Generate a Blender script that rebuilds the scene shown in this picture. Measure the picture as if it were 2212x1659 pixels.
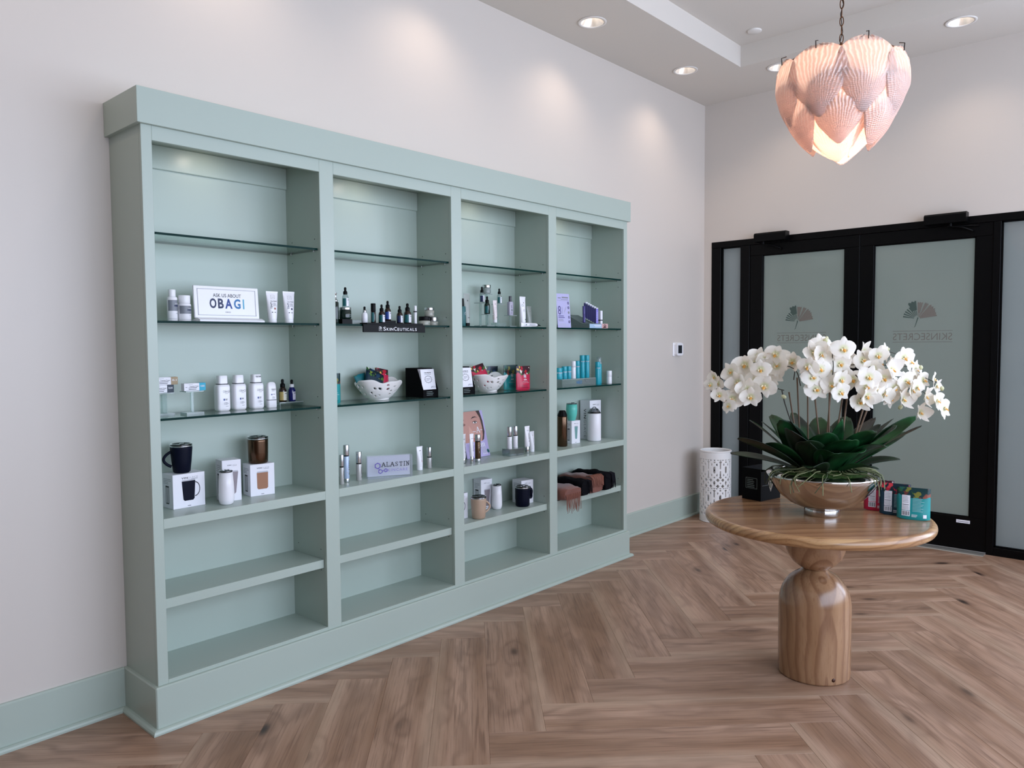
import bpy, math, random
from mathutils import Vector, Matrix
PI = math.pi
S = bpy.context.scene
COL = S.collection
for o in list(bpy.data.objects): bpy.data.objects.remove(o)

# ---------------------------------------------------------------- camera
yaw, pitch, roll = 0.836128, 0.0523642, -0.00719994
Fv = Vector((math.sin(yaw)*math.cos(pitch), math.cos(yaw)*math.cos(pitch), -math.sin(pitch)))
Rv = Vector((math.cos(yaw), -math.sin(yaw), 0)); Uv = Rv.cross(Fv)
Rr = Rv*math.cos(roll)+Uv*math.sin(roll); Ur = Uv*math.cos(roll)-Rv*math.sin(roll)
cd = bpy.data.cameras.new('camera'); cam = bpy.data.objects.new('camera', cd); COL.objects.link(cam)
cd.sensor_width = 36.0; cd.lens = 1653.216/2212*36.0; cd.clip_start = 0.05
mw = Matrix.Identity(4)
for i, ax in enumerate((Rr, Ur, -Fv)):
    for k in range(3): mw[k][i] = ax[k]
mw[0][3], mw[1][3], mw[2][3] = -1.1422, -3.3772, 1.5451
cam.matrix_world = mw
S.camera = cam

# ---------------------------------------------------------------- world, lights, exposure
S.view_settings.view_transform = 'Standard'; S.view_settings.look = 'None'
S.view_settings.gamma = 1.0; S.view_settings.use_curve_mapping = False
S.view_settings.exposure = 0.06
W = bpy.data.worlds.new('sky'); S.world = W; W.use_nodes = True
bg = W.node_tree.nodes['Background']; bg.inputs[0].default_value = (0.70, 0.82, 1.0, 1); bg.inputs[1].default_value = 1.0

def area(name, loc, direction, sx, sy, power, col, spread=PI):
    l = bpy.data.lights.new(name, 'AREA'); l.shape = 'RECTANGLE'; l.size = sx; l.size_y = sy
    l.energy = power; l.color = col; l.spread = spread
    o = bpy.data.objects.new(name, l); COL.objects.link(o); o.location = loc
    o.rotation_euler = Vector(direction).to_track_quat('-Z', 'Y').to_euler()
    return o
area('window_daylight', (1.775, -5.22, 1.96), (0, 1, 0), 6.6, 2.5, 235, (0.70, 0.80, 1.0))
area('corner_window_daylight', (5.22, -4.35, 1.96), (-1, 0, 0), 1.3, 2.5, 60, (0.70, 0.80, 1.0))

def spot(name, loc, power, col, ang, blend, rad, direction=(0, 0, -1)):
    l = bpy.data.lights.new(name, 'SPOT'); l.energy = power; l.color = col; l.spot_size = math.radians(ang)
    l.spot_blend = blend; l.shadow_soft_size = rad
    o = bpy.data.objects.new(name, l); COL.objects.link(o); o.location = loc
    o.rotation_euler = Vector(direction).to_track_quat('-Z', 'Y').to_euler()
    return o
WARM = (1.0, 0.80, 0.66)
CANS = [(3.05+1.222*k, -0.325) for k in (-4, -3, -2, -1, 0, 1)] + [(4.705, -0.892), (4.712, -2.12), (4.712, -3.345)]
CEIL = 3.6576
for i, (x, y) in enumerate(CANS):
    spot('can_light_lamp', (x, y, CEIL-0.012), 11, WARM, 125, 0.9, 0.05)

# ---------------------------------------------------------------- helpers
def lin(c):
    if isinstance(c, str):
        c = c.lstrip('#'); c = tuple(int(c[i:i+2], 16) for i in (0, 2, 4))
    return tuple((v/255/12.92) if v/255 <= 0.04045 else ((v/255+0.055)/1.055)**2.4 for v in c)

def M(name, col, rough=0.5, metal=0.0, spec=0.5, coat=0.0, bump=0.0, bscale=200.0, trans=0.0, sheen=0.0):
    m = bpy.data.materials.new(name); m.use_nodes = True
    b = m.node_tree.nodes['Principled BSDF']
    b.inputs['Base Color'].default_value = (*lin(col), 1)
    b.inputs['Roughness'].default_value = rough; b.inputs['Metallic'].default_value = metal
    b.inputs['Specular IOR Level'].default_value = spec; b.inputs['Coat Weight'].default_value = coat
    b.inputs['Transmission Weight'].default_value = trans
    if sheen: b.inputs['Sheen Weight'].default_value = sheen
    if bump:
        t = T(m); nz = t.n('ShaderNodeTexNoise', Scale=bscale, Detail=3.0)
        t.lk(t.co('Object'), nz.inputs['Vector'])
        bp = t.n('ShaderNodeBump', Strength=bump, Distance=0.001); t.lk(nz.outputs['Fac'], bp.inputs['Height'])
        t.lk(bp.outputs[0], b.inputs['Normal'])
    return m

class T:
    """small wrapper to wire shader nodes"""
    def __init__(s, m): s.m = m; s.nt = m.node_tree; s.b = s.nt.nodes.get('Principled BSDF'); s._c = None
    def lk(s, a, b): s.nt.links.new(a, b)
    def n(s, kind, props=None, **ins):
        nd = s.nt.nodes.new(kind)
        for k, v in (props or {}).items(): setattr(nd, k, v)
        for k, v in ins.items():
            k = k.replace('_', ' ')
            if hasattr(v, 'links') or hasattr(v, 'is_output'): s.lk(v, nd.inputs[k])
            else: nd.inputs[k].default_value = v
        return nd
    def co(s, which):
        if s._c is None: s._c = s.nt.nodes.new('ShaderNodeTexCoord')
        return s._c.outputs[which]
    def mp(s, vec, scale=(1, 1, 1), loc=(0, 0, 0), rot=(0, 0, 0)):
        nd = s.nt.nodes.new('ShaderNodeMapping'); s.lk(vec, nd.inputs[0])
        nd.inputs['Scale'].default_value = scale; nd.inputs['Rotation'].default_value = rot
        if hasattr(loc, 'links'): s.lk(loc, nd.inputs['Location'])
        else: nd.inputs['Location'].default_value = loc
        return nd.outputs[0]
    def ma(s, op, a, b=None, c=None, clamp=False):
        nd = s.nt.nodes.new('ShaderNodeMath'); nd.operation = op; nd.use_clamp = clamp
        for i, v in enumerate((a, b, c)):
            if v is None: continue
            if hasattr(v, 'links'): s.lk(v, nd.inputs[i])
            else: nd.inputs[i].default_value = v
        return nd.outputs[0]
    def mix(s, f, a, b, mode='MIX'):
        nd = s.nt.nodes.new('ShaderNodeMixRGB'); nd.blend_type = mode
        for i, v in enumerate((f, a, b)):
            if hasattr(v, 'links'): s.lk(v, nd.inputs[i])
            elif i == 0: nd.inputs[0].default_value = v
            else: nd.inputs[i].default_value = (*v, 1) if len(v) == 3 else v
        return nd.outputs[0]
    def sm(s, v, lo, hi):
        nd = s.nt.nodes.new('ShaderNodeMapRange'); nd.interpolation_type = 'SMOOTHSTEP'
        s.lk(v, nd.inputs[0]); nd.inputs[1].default_value = lo; nd.inputs[2].default_value = hi
        return nd.outputs[0]

class MB:
    """collects faces and links them as ONE mesh object"""
    def __init__(s): s.v = []; s.f = []; s.m = []; s.s = []
    def add(s, vs, fs, m=0, sm=False):
        o = len(s.v); s.v += [tuple(v) for v in vs]
        for f in fs: s.f.append(tuple(i+o for i in f)); s.m.append(m); s.s.append(sm)
        return s
    def box(s, x0, x1, y0, y1, z0, z1, m=0, b=0.0):
        if x0 > x1: x0, x1 = x1, x0
        if y0 > y1: y0, y1 = y1, y0
        if z0 > z1: z0, z1 = z1, z0
        if not b:
            vs = [(x, y, z) for z in (z0, z1) for y in (y0, y1) for x in (x0, x1)]
            return s.add(vs, [(0, 2, 3, 1), (4, 5, 7, 6), (0, 1, 5, 4), (2, 6, 7, 3), (0, 4, 6, 2), (1, 3, 7, 5)], m)
        vs = []; ix = {}
        X, Y, Z = (x0, x1), (y0, y1), (z0, z1)
        for i in (0, 1):
            for j in (0, 1):
                for k in (0, 1):
                    a, c, d = (1, -1)[i]*b, (1, -1)[j]*b, (1, -1)[k]*b
                    for q, p in enumerate(((X[i], Y[j]+c, Z[k]+d), (X[i]+a, Y[j], Z[k]+d), (X[i]+a, Y[j]+c, Z[k]))):
                        ix[i, j, k, q] = len(vs); vs.append(p)
        fs = []
        for i in (0, 1):
            r = [ix[i, 0, 0, 0], ix[i, 1, 0, 0], ix[i, 1, 1, 0], ix[i, 0, 1, 0]]; fs.append(r if i else r[::-1])
            r = [ix[0, i, 0, 1], ix[1, i, 0, 1], ix[1, i, 1, 1], ix[0, i, 1, 1]]; fs.append(r[::-1] if i else r)
            r = [ix[0, 0, i, 2], ix[1, 0, i, 2], ix[1, 1, i, 2], ix[0, 1, i, 2]]; fs.append(r if i else r[::-1])
        for i in (0, 1):
            for j in (0, 1):
                fl = (i+j) % 2
                r = [ix[i, j, 0, 0], ix[i, j, 0, 1], ix[i, j, 1, 1], ix[i, j, 1, 0]]; fs.append(r if fl == 1 else r[::-1])
                r = [ix[i, 0, j, 0], ix[i, 0, j, 2], ix[i, 1, j, 2], ix[i, 1, j, 0]]; fs.append(r[::-1] if fl == 1 else r)
                r = [ix[0, i, j, 1], ix[0, i, j, 2], ix[1, i, j, 2], ix[1, i, j, 1]]; fs.append(r if fl == 1 else r[::-1])
                for k in (0, 1):
                    r = [ix[i, j, k, 0], ix[i, j, k, 1], ix[i, j, k, 2]]; fs.append(r if (i+j+k) % 2 else r[::-1])
        return s.add(vs, fs, m)
    def lathe(s, prof, seg=32, c=(0, 0, 0), m=0, sm=True, ms=None):
        """prof: (r, z) from bottom to top; r = 0 closes"""
        vs = []; rows = []
        for r, z in prof:
            if r < 1e-6: rows.append([len(vs)]); vs.append((c[0], c[1], c[2]+z))
            else:
                rows.append(list(range(len(vs), len(vs)+seg)))
                vs += [(c[0]+r*math.cos(2*PI*i/seg), c[1]+r*math.sin(2*PI*i/seg), c[2]+z) for i in range(seg)]
        for k in range(len(rows)-1):
            a, b = rows[k], rows[k+1]; fs = []
            for i in range(seg):
                j = (i+1) % seg
                if len(a) == 1 and len(b) == 1: continue
                if len(a) == 1: fs.append((a[0], b[j], b[i]))
                elif len(b) == 1: fs.append((a[i], a[j], b[0]))
                else: fs.append((a[i], a[j], b[j], b[i]))
            o = len(s.v)
            for f in fs: s.f.append(tuple(q+o for q in f)); s.m.append(ms[k] if ms else m); s.s.append(sm)
        s.v += vs
        return s
    def tube(s, pts, r, seg=8, m=0, caps=True, flat=1.0):
        pts = [Vector(p) for p in pts]; n = len(pts); rr = r if callable(r) else (lambda t: r)
        vs = []; fs = []; up = Vector((0, 0, 1))
        prev = None
        for i, p in enumerate(pts):
            d = (pts[min(i+1, n-1)]-pts[max(i-1, 0)]).normalized()
            if prev is None:
                a = d.cross(up)
                if a.length < 1e-3: a = d.cross(Vector((1, 0, 0)))
            else: a = prev-d*prev.dot(d)
            a.normalize(); prev = a; b = d.cross(a)
            q = rr(i/(n-1))
            vs += [p+a*(q*math.cos(2*PI*k/seg))+b*(q*flat*math.sin(2*PI*k/seg)) for k in range(seg)]
        for i in range(n-1):
            for k in range(seg):
                j = (k+1) % seg; fs.append((i*seg+k, i*seg+j, (i+1)*seg+j, (i+1)*seg+k))
        s.add(vs, fs, m, True)
        if caps: s.add([vs[k] for k in range(seg)], [tuple(range(seg))[::-1]], m); s.add(vs[-seg:], [tuple(range(seg))], m)
        return s
    def prism(s, poly, a0, a1, axis='z', m=0, sm=False):
        """poly: ccw outline; extruded along axis"""
        def P(u, v, w): return {'z': (u, v, w), 'y': (u, w, v), 'x': (w, u, v)}[axis]
        n = len(poly); vs = [P(u, v, a0) for u, v in poly]+[P(u, v, a1) for u, v in poly]
        fs = [tuple(range(n))[::-1], tuple(range(n, 2*n))]
        s.add(vs, fs, m); s.add(vs, [(i, (i+1) % n, n+(i+1) % n, n+i) for i in range(n)], m, sm)
        return s
    def grid(s, fn, nu, nv, wu=False, m=0, sm=True, keep=None):
        vs = [fn(i/nu, j/nv) for j in range(nv+1) for i in range(nu if wu else nu+1)]
        w = nu if wu else nu+1; fs = []
        for j in range(nv):
            for i in range(nu):
                if keep and not keep(i, j): continue
                i2 = (i+1) % w; fs.append((j*w+i, j*w+i2, (j+1)*w+i2, (j+1)*w+i))
        return s.add(vs, fs, m, sm)
    def solid(s, th):
        """thicken a sheet along vertex normals"""
        me = bpy.data.meshes.new('t'); me.from_pydata(s.v, [], s.f); me.update()
        nr = [v.normal.copy() for v in me.vertices]; bpy.data.meshes.remove(me)
        n = len(s.v); f0 = list(s.f); ed = {}
        for f in f0:
            for i in range(len(f)):
                ed[(f[i], f[(i+1) % len(f)])] = 1
        s.v += [tuple(Vector(v)-nr[i]*th) for i, v in enumerate(s.v)]
        for k, f in enumerate(f0): s.f.append(tuple(i+n for i in f[::-1])); s.m.append(s.m[k]); s.s.append(s.s[k])
        for (a, b) in ed:
            if (b, a) not in ed: s.f.append((b, a, a+n, b+n)); s.m.append(0); s.s.append(False)
        return s
    def tf(s, mat):
        s.v = [tuple(mat @ Vector(v)) for v in s.v]; return s
    def mesh(s, name, mats):
        me = bpy.data.meshes.new(name); me.from_pydata(s.v, [], s.f)
        for m in (mats if isinstance(mats, (list, tuple)) else [mats]): me.materials.append(m)
        me.polygons.foreach_set('material_index', s.m); me.polygons.foreach_set('use_smooth', s.s)
        me.update(); return me
    def build(s, name, mats, parent=None, loc=(0, 0, 0), rot=(0, 0, 0), world=False):
        o = bpy.data.objects.new(name, s.mesh(name, mats)); COL.objects.link(o)
        if parent is not None:
            o.parent = parent
            if world: loc = Vector(loc)-parent.location
        o.location = loc; o.rotation_euler = rot
        return o

def auto_smooth(o, ang=40):
    pass

def tag(o, label=None, cat=None, group=None, kind=None):
    for k, v in (('label', label), ('category', cat), ('group', group), ('kind', kind)):
        if v: o[k] = v
    return o
def thing(name, label, cat, loc=(0, 0, 0), rz=0.0, group=None):
    o = bpy.data.objects.new(name, None); o.empty_display_size = 0.02; COL.objects.link(o)
    o.location = loc; o.rotation_euler = (0, 0, rz)
    return tag(o, label, cat, group)
def struct(o): o['kind'] = 'structure'; return o
def dup(root, loc=None, rz=None, label=None):
    def cp(o, par):
        c = o.copy(); COL.objects.link(c); c.parent = par
        for ch in list(o.children): cp(ch, c)
        return c
    r = cp(root, root.parent)
    if loc is not None: r.location = loc
    if rz is not None: r.rotation_euler = (0, 0, rz)
    if label: r['label'] = label
    return r

_tc = {}
def text_geo(s, bold=0.0, spacing=1.0):
    k = (s, bold, spacing)
    if k not in _tc:
        cu = bpy.data.curves.new('t', 'FONT'); cu.body = s; cu.resolution_u = 3; cu.offset = bold; cu.space_character = spacing
        ob = bpy.data.objects.new('t', cu); me = ob.to_mesh()
        vs = [tuple(v.co) for v in me.vertices]; fs = [tuple(p.vertices) for p in me.polygons]
        ob.to_mesh_clear(); bpy.data.objects.remove(ob); bpy.data.curves.remove(cu)
        x0 = min(v[0] for v in vs); x1 = max(v[0] for v in vs); y0 = min(v[1] for v in vs); y1 = max(v[1] for v in vs)
        _tc[k] = ([((v[0]-x0)/(x1-x0)-0.5, (v[1]-y0)/(y1-y0)-0.5) for v in vs], fs, (x1-x0)/(y1-y0))
    return _tc[k]
def put_text(mb, s, x, z, w, h=None, bold=0.0, m=0, spacing=1.0, vert=False, mirror=False, shear=0.0):
    """adds flat lettering in the local xz plane (facing -y) to mb"""
    vs, fs, asp = text_geo(s, bold, spacing); h = h or w/asp
    out = []
    for a, b in vs:
        a *= w; b *= h
        if vert: a, b = -b, a
        if mirror: a = -a
        out.append((x+a+shear*b, lay(mb), z+b))
    mb.k = getattr(mb, 'k', 0)+1
    mb.add(out, fs if not mirror else [f[::-1] for f in fs], m)
def lay(mb): return -1.2e-5*getattr(mb, 'k', 0)   # later ink lies a hair above earlier ink
def put_bar(mb, x0, x1, z0, z1, m=0):
    y = lay(mb); mb.add([(x0, y, z0), (x1, y, z0), (x1, y, z1), (x0, y, z1)], [(0, 1, 2, 3)], m); mb.k = getattr(mb, 'k', 0)+1
def put_poly(mb, pts, m=0, y=0.0): y += lay(mb); mb.add([(p[0], y, p[1]) for p in pts], [tuple(range(len(pts)))], m); mb.k = getattr(mb, 'k', 0)+1
def put_lines(mb, x0, x1, z, n, dz, h, m=0, seed=1):
    r = random.Random(seed)
    for i in range(n): put_bar(mb, x0, x0+(x1-x0)*r.uniform(0.6, 1.0), z-i*dz-h/2, z-i*dz+h/2, m)
def wrap(mb, R, eps=0.0004, a0=0.0):
    """rolls flat print (xz, facing -y) on to a cylinder of radius R"""
    mb.v = [((R+eps-y)*math.sin(x/R+a0), -(R+eps-y)*math.cos(x/R+a0), z) for x, y, z in mb.v]; return mb
def flatset(mb, y): mb.v = [(a, y+b, c) for a, b, c in mb.v]; return mb

# ---------------------------------------------------------------- materials
def paint(name, col, rough, bump=0.04, bscale=350.0):
    return M(name, col, rough, bump=bump, bscale=bscale)
m_wall = paint('wall_paint', '#d2cac2', 0.42, 0.05, 260)
m_ceil = paint('ceiling_paint', '#d6d0c8', 0.75, 0.03)
m_sage = paint('sage_satin_paint', '#adbab0', 0.34, 0.03)
m_black = M('black_aluminium', '#050506', 0.36, spec=0.12)
m_blackmatte = M('black_matte', '#070709', 0.6, spec=0.08)
m_white = M('white_plastic', '#ecebee', 0.35)
m_whitepaper = M('white_card', '#e9e8ee', 0.55)
m_ltgrey = M('light_grey_print', '#b9b9c0', 0.55)
m_grey = M('grey_print', '#84858c', 0.5)
m_ink = M('dark_print', '#22242c', 0.5)
m_navyink = M('navy_print', '#16244e', 0.5)
m_chrome = M('polished_steel', '#d9d9da', 0.14, 1.0)
m_silver = M('satin_silver', '#cfd1d4', 0.26, 1.0)
m_alu = M('aluminium_sill', '#c9c7c0', 0.35, 0.8)
def glassy(name, tint, gl=0.10, rough=0.02, edge=None, haze=0.0):
    """clear sheet: tinted see-through with fresnel reflection"""
    m = bpy.data.materials.new(name); m.use_nodes = True; t = T(m); nt = t.nt
    nt.nodes.remove(t.b); out = nt.nodes['Material Output']
    tr = t.n('ShaderNodeBsdfTransparent'); tr.inputs[0].default_value = (*lin(tint), 1)
    gs = t.n('ShaderNodeBsdfGlossy', Roughness=rough); gs.inputs[0].default_value = (1, 1, 1, 1)
    lw = t.n('ShaderNodeLayerWeight', Blend=0.5); fr = t.ma('MULTIPLY_ADD', t.ma('POWER', lw.outputs['Facing'], 5.0), 0.9, 0.04)
    mx = t.n('ShaderNodeMixShader'); t.lk(t.ma('MULTIPLY', fr, gl*10, clamp=True), mx.inputs[0])
    t.lk(tr.outputs[0], mx.inputs[1]); t.lk(gs.outputs[0], mx.inputs[2]); last = mx.outputs[0]
    if haze:
        df = t.n('ShaderNodeBsdfDiffuse'); df.inputs[0].default_value = (0.75, 0.8, 0.8, 1)
        m2 = t.n('ShaderNodeMixShader'); m2.inputs[0].default_value = haze
        t.lk(last, m2.inputs[1]); t.lk(df.outputs[0], m2.inputs[2]); last = m2.outputs[0]
    t.lk(last, out.inputs[0]); return m
m_glass = glassy('shelf_glass', '#dcebe6', 0.09)
m_glassedge = M('shelf_glass_edge', '#052b27', 0.25, spec=0.06)
m_acrylic = glassy('clear_acrylic', '#e6efed', 0.12, 0.03, haze=0.10)
m_acryledge = glassy('acrylic_edge', '#b9cac6', 0.2, 0.05, haze=0.30)
m_smoke = glassy('smoky_lid', '#8a8e90', 0.25, 0.05)

def oak_floor():
    m = M('oak_plank', '#8a6f5c', 0.4); t = T(m); b = t.b
    rnd = t.n('ShaderNodeObjectInfo').outputs['Random']
    off = t.n('ShaderNodeCombineXYZ'); t.lk(t.ma('MULTIPLY', rnd, 37.0), off.inputs[0]); t.lk(t.ma('MULTIPLY', rnd, 91.0), off.inputs[1]); t.lk(t.ma('MULTIPLY', rnd, 13.0), off.inputs[2])
    co = t.co('Object'); add = t.n('ShaderNodeVectorMath', {'operation': 'ADD'}); t.lk(co, add.inputs[0]); t.lk(off.outputs[0], add.inputs[1]); v = add.outputs[0]
    warp = t.n('ShaderNodeTexNoise', Scale=2.2, Detail=2.0); t.lk(t.mp(v, (1.0, 2.6, 1)), warp.inputs['Vector'])
    # knots
    vo = t.n('ShaderNodeTexVoronoi', {'feature': 'F1'}, Scale=1.0, Randomness=1.0); t.lk(t.mp(v, (1.9, 4.6, 1)), vo.inputs['Vector'])
    kd = t.ma('ADD', vo.outputs['Distance'], t.ma('MULTIPLY', t.ma('SUBTRACT', warp.outputs['Fac'], 0.5), 0.10))
    sel = t.ma('GREATER_THAN', t.n('ShaderNodeSeparateColor', Color=vo.outputs['Color']).outputs[0], 0.22)
    knot = t.ma('MULTIPLY', t.ma('SUBTRACT', 1.0, t.sm(kd, 0.02, 0.15)), sel)
    halo = t.ma('MULTIPLY', t.ma('SUBTRACT', 1.0, t.sm(kd, 0.05, 0.42)), sel)
    # cathedral grain bending round the knots
    sep = t.n('ShaderNodeSeparateXYZ'); t.lk(v, sep.inputs[0])
    wy = t.ma('ADD', t.ma('MULTIPLY', sep.outputs[1], 46.0), t.ma('MULTIPLY', warp.outputs['Fac'], 24.0))
    wy = t.ma('ADD', wy, t.ma('MULTIPLY', halo, 9.0))
    ring = t.ma('MULTIPLY_ADD', t.ma('SINE', wy), 0.5, 0.5)
    ring = t.ma('POWER', ring, 2.2)
    gn = t.n('ShaderNodeTexNoise', Scale=1.0, Detail=5.0, Roughness=0.65); t.lk(t.mp(v, (3.5, 130.0, 1)), gn.inputs['Vector'])
    bn = t.n('ShaderNodeTexNoise', Scale=1.0, Detail=3.0); t.lk(t.mp(v, (0.9, 9.0, 1)), bn.inputs['Vector'])
    col = t.mix(t.sm(bn.outputs['Fac'], 0.33, 0.68), lin('#906f58'), lin('#b1907a'))
    col = t.mix(t.ma('MULTIPLY', ring, t.ma('MULTIPLY_ADD', bn.outputs['Fac'], 0.55, 0.04)), col, lin('#664a39'))
    col = t.mix(t.ma('MULTIPLY', t.sm(gn.outputs['Fac'], 0.46, 0.70), 0.55), col, lin('#664a39'))
    col = t.mix(t.ma('MULTIPLY', halo, 0.42), col, lin('#6b4f3e'))
    st = t.n('ShaderNodeTexNoise', Scale=1.0, Detail=2.0); t.lk(t.mp(v, (2.2, 34.0, 1), (5, 3, 1)), st.inputs['Vector'])
    col = t.mix(t.ma('MULTIPLY', t.sm(st.outputs['Fac'], 0.62, 0.72), 0.45), col, lin('#634736'))
    so = t.n('ShaderNodeSeparateXYZ'); t.lk(co, so.inputs[0])
    ed = t.sm(t.ma('ADD', so.outputs[1], t.ma('MULTIPLY', t.ma('SUBTRACT', bn.outputs['Fac'], 0.5), 0.12)), 0.05, 0.11)
    col = t.mix(t.ma('MULTIPLY', ed, 0.45), col, lin('#b59a83'))
    col = t.mix(knot, col, lin('#2f211b'))
    br = t.ma('MULTIPLY_ADD', rnd, 0.12, 0.94)
    hs = t.n('ShaderNodeHueSaturation', Value=br); t.lk(col, hs.inputs['Color'])
    t.lk(hs.outputs[0], b.inputs['Base Color'])
    t.lk(t.ma('MULTIPLY_ADD', gn.outputs['Fac'], 0.2, 0.30), b.inputs['Roughness'])
    bp = t.n('ShaderNodeBump', Strength=0.12, Distance=0.001); t.lk(gn.outputs['Fac'], bp.inputs['Height']); t.lk(bp.outputs[0], b.inputs['Normal'])
    return m
m_oak = oak_floor()

def solid_wood(name, base, dark, light, axis, center, freq, rough, wob=0.012):
    """annual rings about an axis through the block, so every cut face shows its own figure"""
    m = M(name, base, rough, coat=0.25); t = T(m); b = t.b
    t.b.inputs['Coat Roughness'].default_value = 0.18
    co = t.co('Object')
    sub = t.n('ShaderNodeVectorMath', {'operation': 'SUBTRACT'}); t.lk(co, sub.inputs[0]); sub.inputs[1].default_value = center
    ax = Vector(axis).normalized()
    nz = t.n('ShaderNodeTexNoise', Scale=3.2, Detail=2.0); t.lk(t.mp(co, (1, 1, 1)), nz.inputs['Vector'])
    cr = t.n('ShaderNodeVectorMath', {'operation': 'CROSS_PRODUCT'}); t.lk(sub.outputs[0], cr.inputs[0]); cr.inputs[1].default_value = ax
    ln = t.n('ShaderNodeVectorMath', {'operation': 'LENGTH'}); t.lk(cr.outputs[0], ln.inputs[0])
    r = t.ma('ADD', ln.outputs['Value'], t.ma('MULTIPLY', nz.outputs['Fac'], wob*4))
    ph = t.ma('FRACT', t.ma('MULTIPLY', r, freq))
    late = t.ma('MULTIPLY', t.sm(ph, 0.35, 0.86), t.ma('SUBTRACT', 1.0, t.sm(ph, 0.9, 0.99)))
    dt = t.n('ShaderNodeVectorMath', {'operation': 'DOT_PRODUCT'}); t.lk(co, dt.inputs[0]); dt.inputs[1].default_value = ax
    # fibres: noise stretched along the axis
    q = Vector((1, 0, 0)).rotation_difference(ax).inverted().to_euler()
    fv = t.mp(t.mp(co, rot=q), (5.0, 150.0, 150.0))
    fn = t.n('ShaderNodeTexNoise', Scale=1.0, Detail=4.0); t.lk(fv, fn.inputs['Vector'])
    ton = t.n('ShaderNodeTexNoise', Scale=1.0, Detail=2.0); t.lk(t.mp(t.mp(co, rot=q), (1.2, 14.0, 14.0)), ton.inputs['Vector'])
    c = t.mix(t.sm(ton.outputs['Fac'], 0.35, 0.65), lin(base), lin(light))
    c = t.mix(t.ma('MULTIPLY', late, 0.5), c, lin(dark))
    c = t.mix(t.ma('MULTIPLY', t.sm(fn.outputs['Fac'], 0.52, 0.72), 0.35), c, lin(dark))
    t.lk(c, b.inputs['Base Color'])
    return m

# ---------------------------------------------------------------- room shell
XB = 5.2                       # door wall
Y1, X0 = -5.2, -6.5            # wall opposite the shelves, wall behind the camera
WIN = (-1.6, 5.15, 0.62, 3.26) # window in the wall opposite
def wall(name, boxes, m=m_wall):
    mb = MB()
    for b in boxes: mb.box(*b)
    return struct(mb.build(name, m))
wall('wall_left', [(X0-0.12, XB+0.12, 0.0, 0.12, 0, 4.0)])
DH, DY0, DY1 = 2.4383, -0.076, -3.30
wall('wall_back', [(XB, XB+0.12, DY0, 0, 0, 4.0), (XB, XB+0.12, DY1, DY0, DH, 4.0), (XB, XB+0.12, -3.65, DY1, 0, 4.0),
                   (XB, XB+0.12, -5.05, -3.65, 3.26, 4.0), (XB, XB+0.12, -5.05, -3.65, 0, 0.62), (XB, XB+0.12, Y1, -5.05, 0, 4.0)])
wall('wall_right', [(X0-0.12, WIN[0], Y1-0.12, Y1, 0, 4.0), (WIN[1], XB+0.12, Y1-0.12, Y1, 0, 4.0), (WIN[0], WIN[1], Y1-0.12, Y1, WIN[3], 4.0), (WIN[0], WIN[1], Y1-0.12, Y1, 0, WIN[2])])
wall('wall_front', [(X0-0.12, X0, Y1, 0, 0, 4.0)], M('far_wall_low_bounce', '#a59f99', 0.6))  # unseen end wall, tone darkened so it bounces less light
# window bars of the two windows outside the picture (they shape the daylight)
mb = MB()
for x in (WIN[0]+0.03, -0.25, 1.1, 2.45, 3.8, WIN[1]-0.03): mb.box(x-0.03, x+0.03, Y1-0.06, Y1-0.0, WIN[2], WIN[3])
for z in (WIN[2]+0.03, WIN[3]-0.03): mb.box(WIN[0], WIN[1], Y1-0.06, Y1, z-0.03, z+0.03)
struct(mb.build('window_3', m_black))
mb = MB()
for y in (-3.68, -5.02): mb.box(XB, XB+0.06, y-0.03, y+0.03, 0.62, 3.26)
for z in (0.65, 3.23): mb.box(XB, XB+0.06, -5.05, -3.65, z-0.03, z+0.03)
struct(mb.build('window_4', m_black))

# ceiling: soffit with round openings for the downlights, raised tray inside
TZ, TX, TY = 3.8163, 4.5017, -0.6697
def plate_hole(mb, x0, x1, y0, y1, cx, cy, r, z, n=32):
    """rectangle with a round hole, facing down"""
    vs = []; per = []
    for i in range(n):
        a = 2*PI*i/n; c, s_ = math.cos(a), math.sin(a); vs.append((cx+r*c, cy+r*s_, z))
        k = min(((x1-cx)/c if c > 1e-9 else (x0-cx)/c if c < -1e-9 else 1e9), ((y1-cy)/s_ if s_ > 1e-9 else (y0-cy)/s_ if s_ < -1e-9 else 1e9))
        per.append((cx+k*c, cy+k*s_, z))
    vs += per
    fs = []
    corners = {}
    for i in range(n):
        j = (i+1) % n
        p, q = per[i], per[j]
        if abs(p[0]-q[0]) > 1e-9 and abs(p[1]-q[1]) > 1e-9:
            cxn = x1 if max(p[0], q[0]) > x1-1e-9 else x0; cyn = y1 if max(p[1], q[1]) > y1-1e-9 else y0
            vs.append((cxn, cyn, z)); fs.append((i, j, n+j, len(vs)-1, n+i))
        else: fs.append((i, j, n+j, n+i))
    mb.add(vs, fs)
mb = MB(); HR = 0.078
def rect(x0, x1, y0, y1, z):
    if x1-x0 > 1e-6 and y1-y0 > 1e-6: mb.add([(x0, y0, z), (x0, y1, z), (x1, y1, z), (x1, y0, z)], [(0, 1, 2, 3)])
xs = sorted(c[0] for c in CANS[:6]); x = X0
for cx in xs:
    rect(x, cx-0.12, TY, 0, CEIL); plate_hole(mb, cx-0.12, cx+0.12, TY, 0, cx, -0.325, HR, CEIL); x = cx+0.12
rect(x, XB, TY, 0, CEIL); y = TY
for cx, cy in CANS[6:]:
    rect(TX, XB, cy+0.12, y, CEIL); plate_hole(mb, TX, XB, cy-0.12, cy+0.12, cx, cy, HR, CEIL); y = cy-0.12
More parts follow.
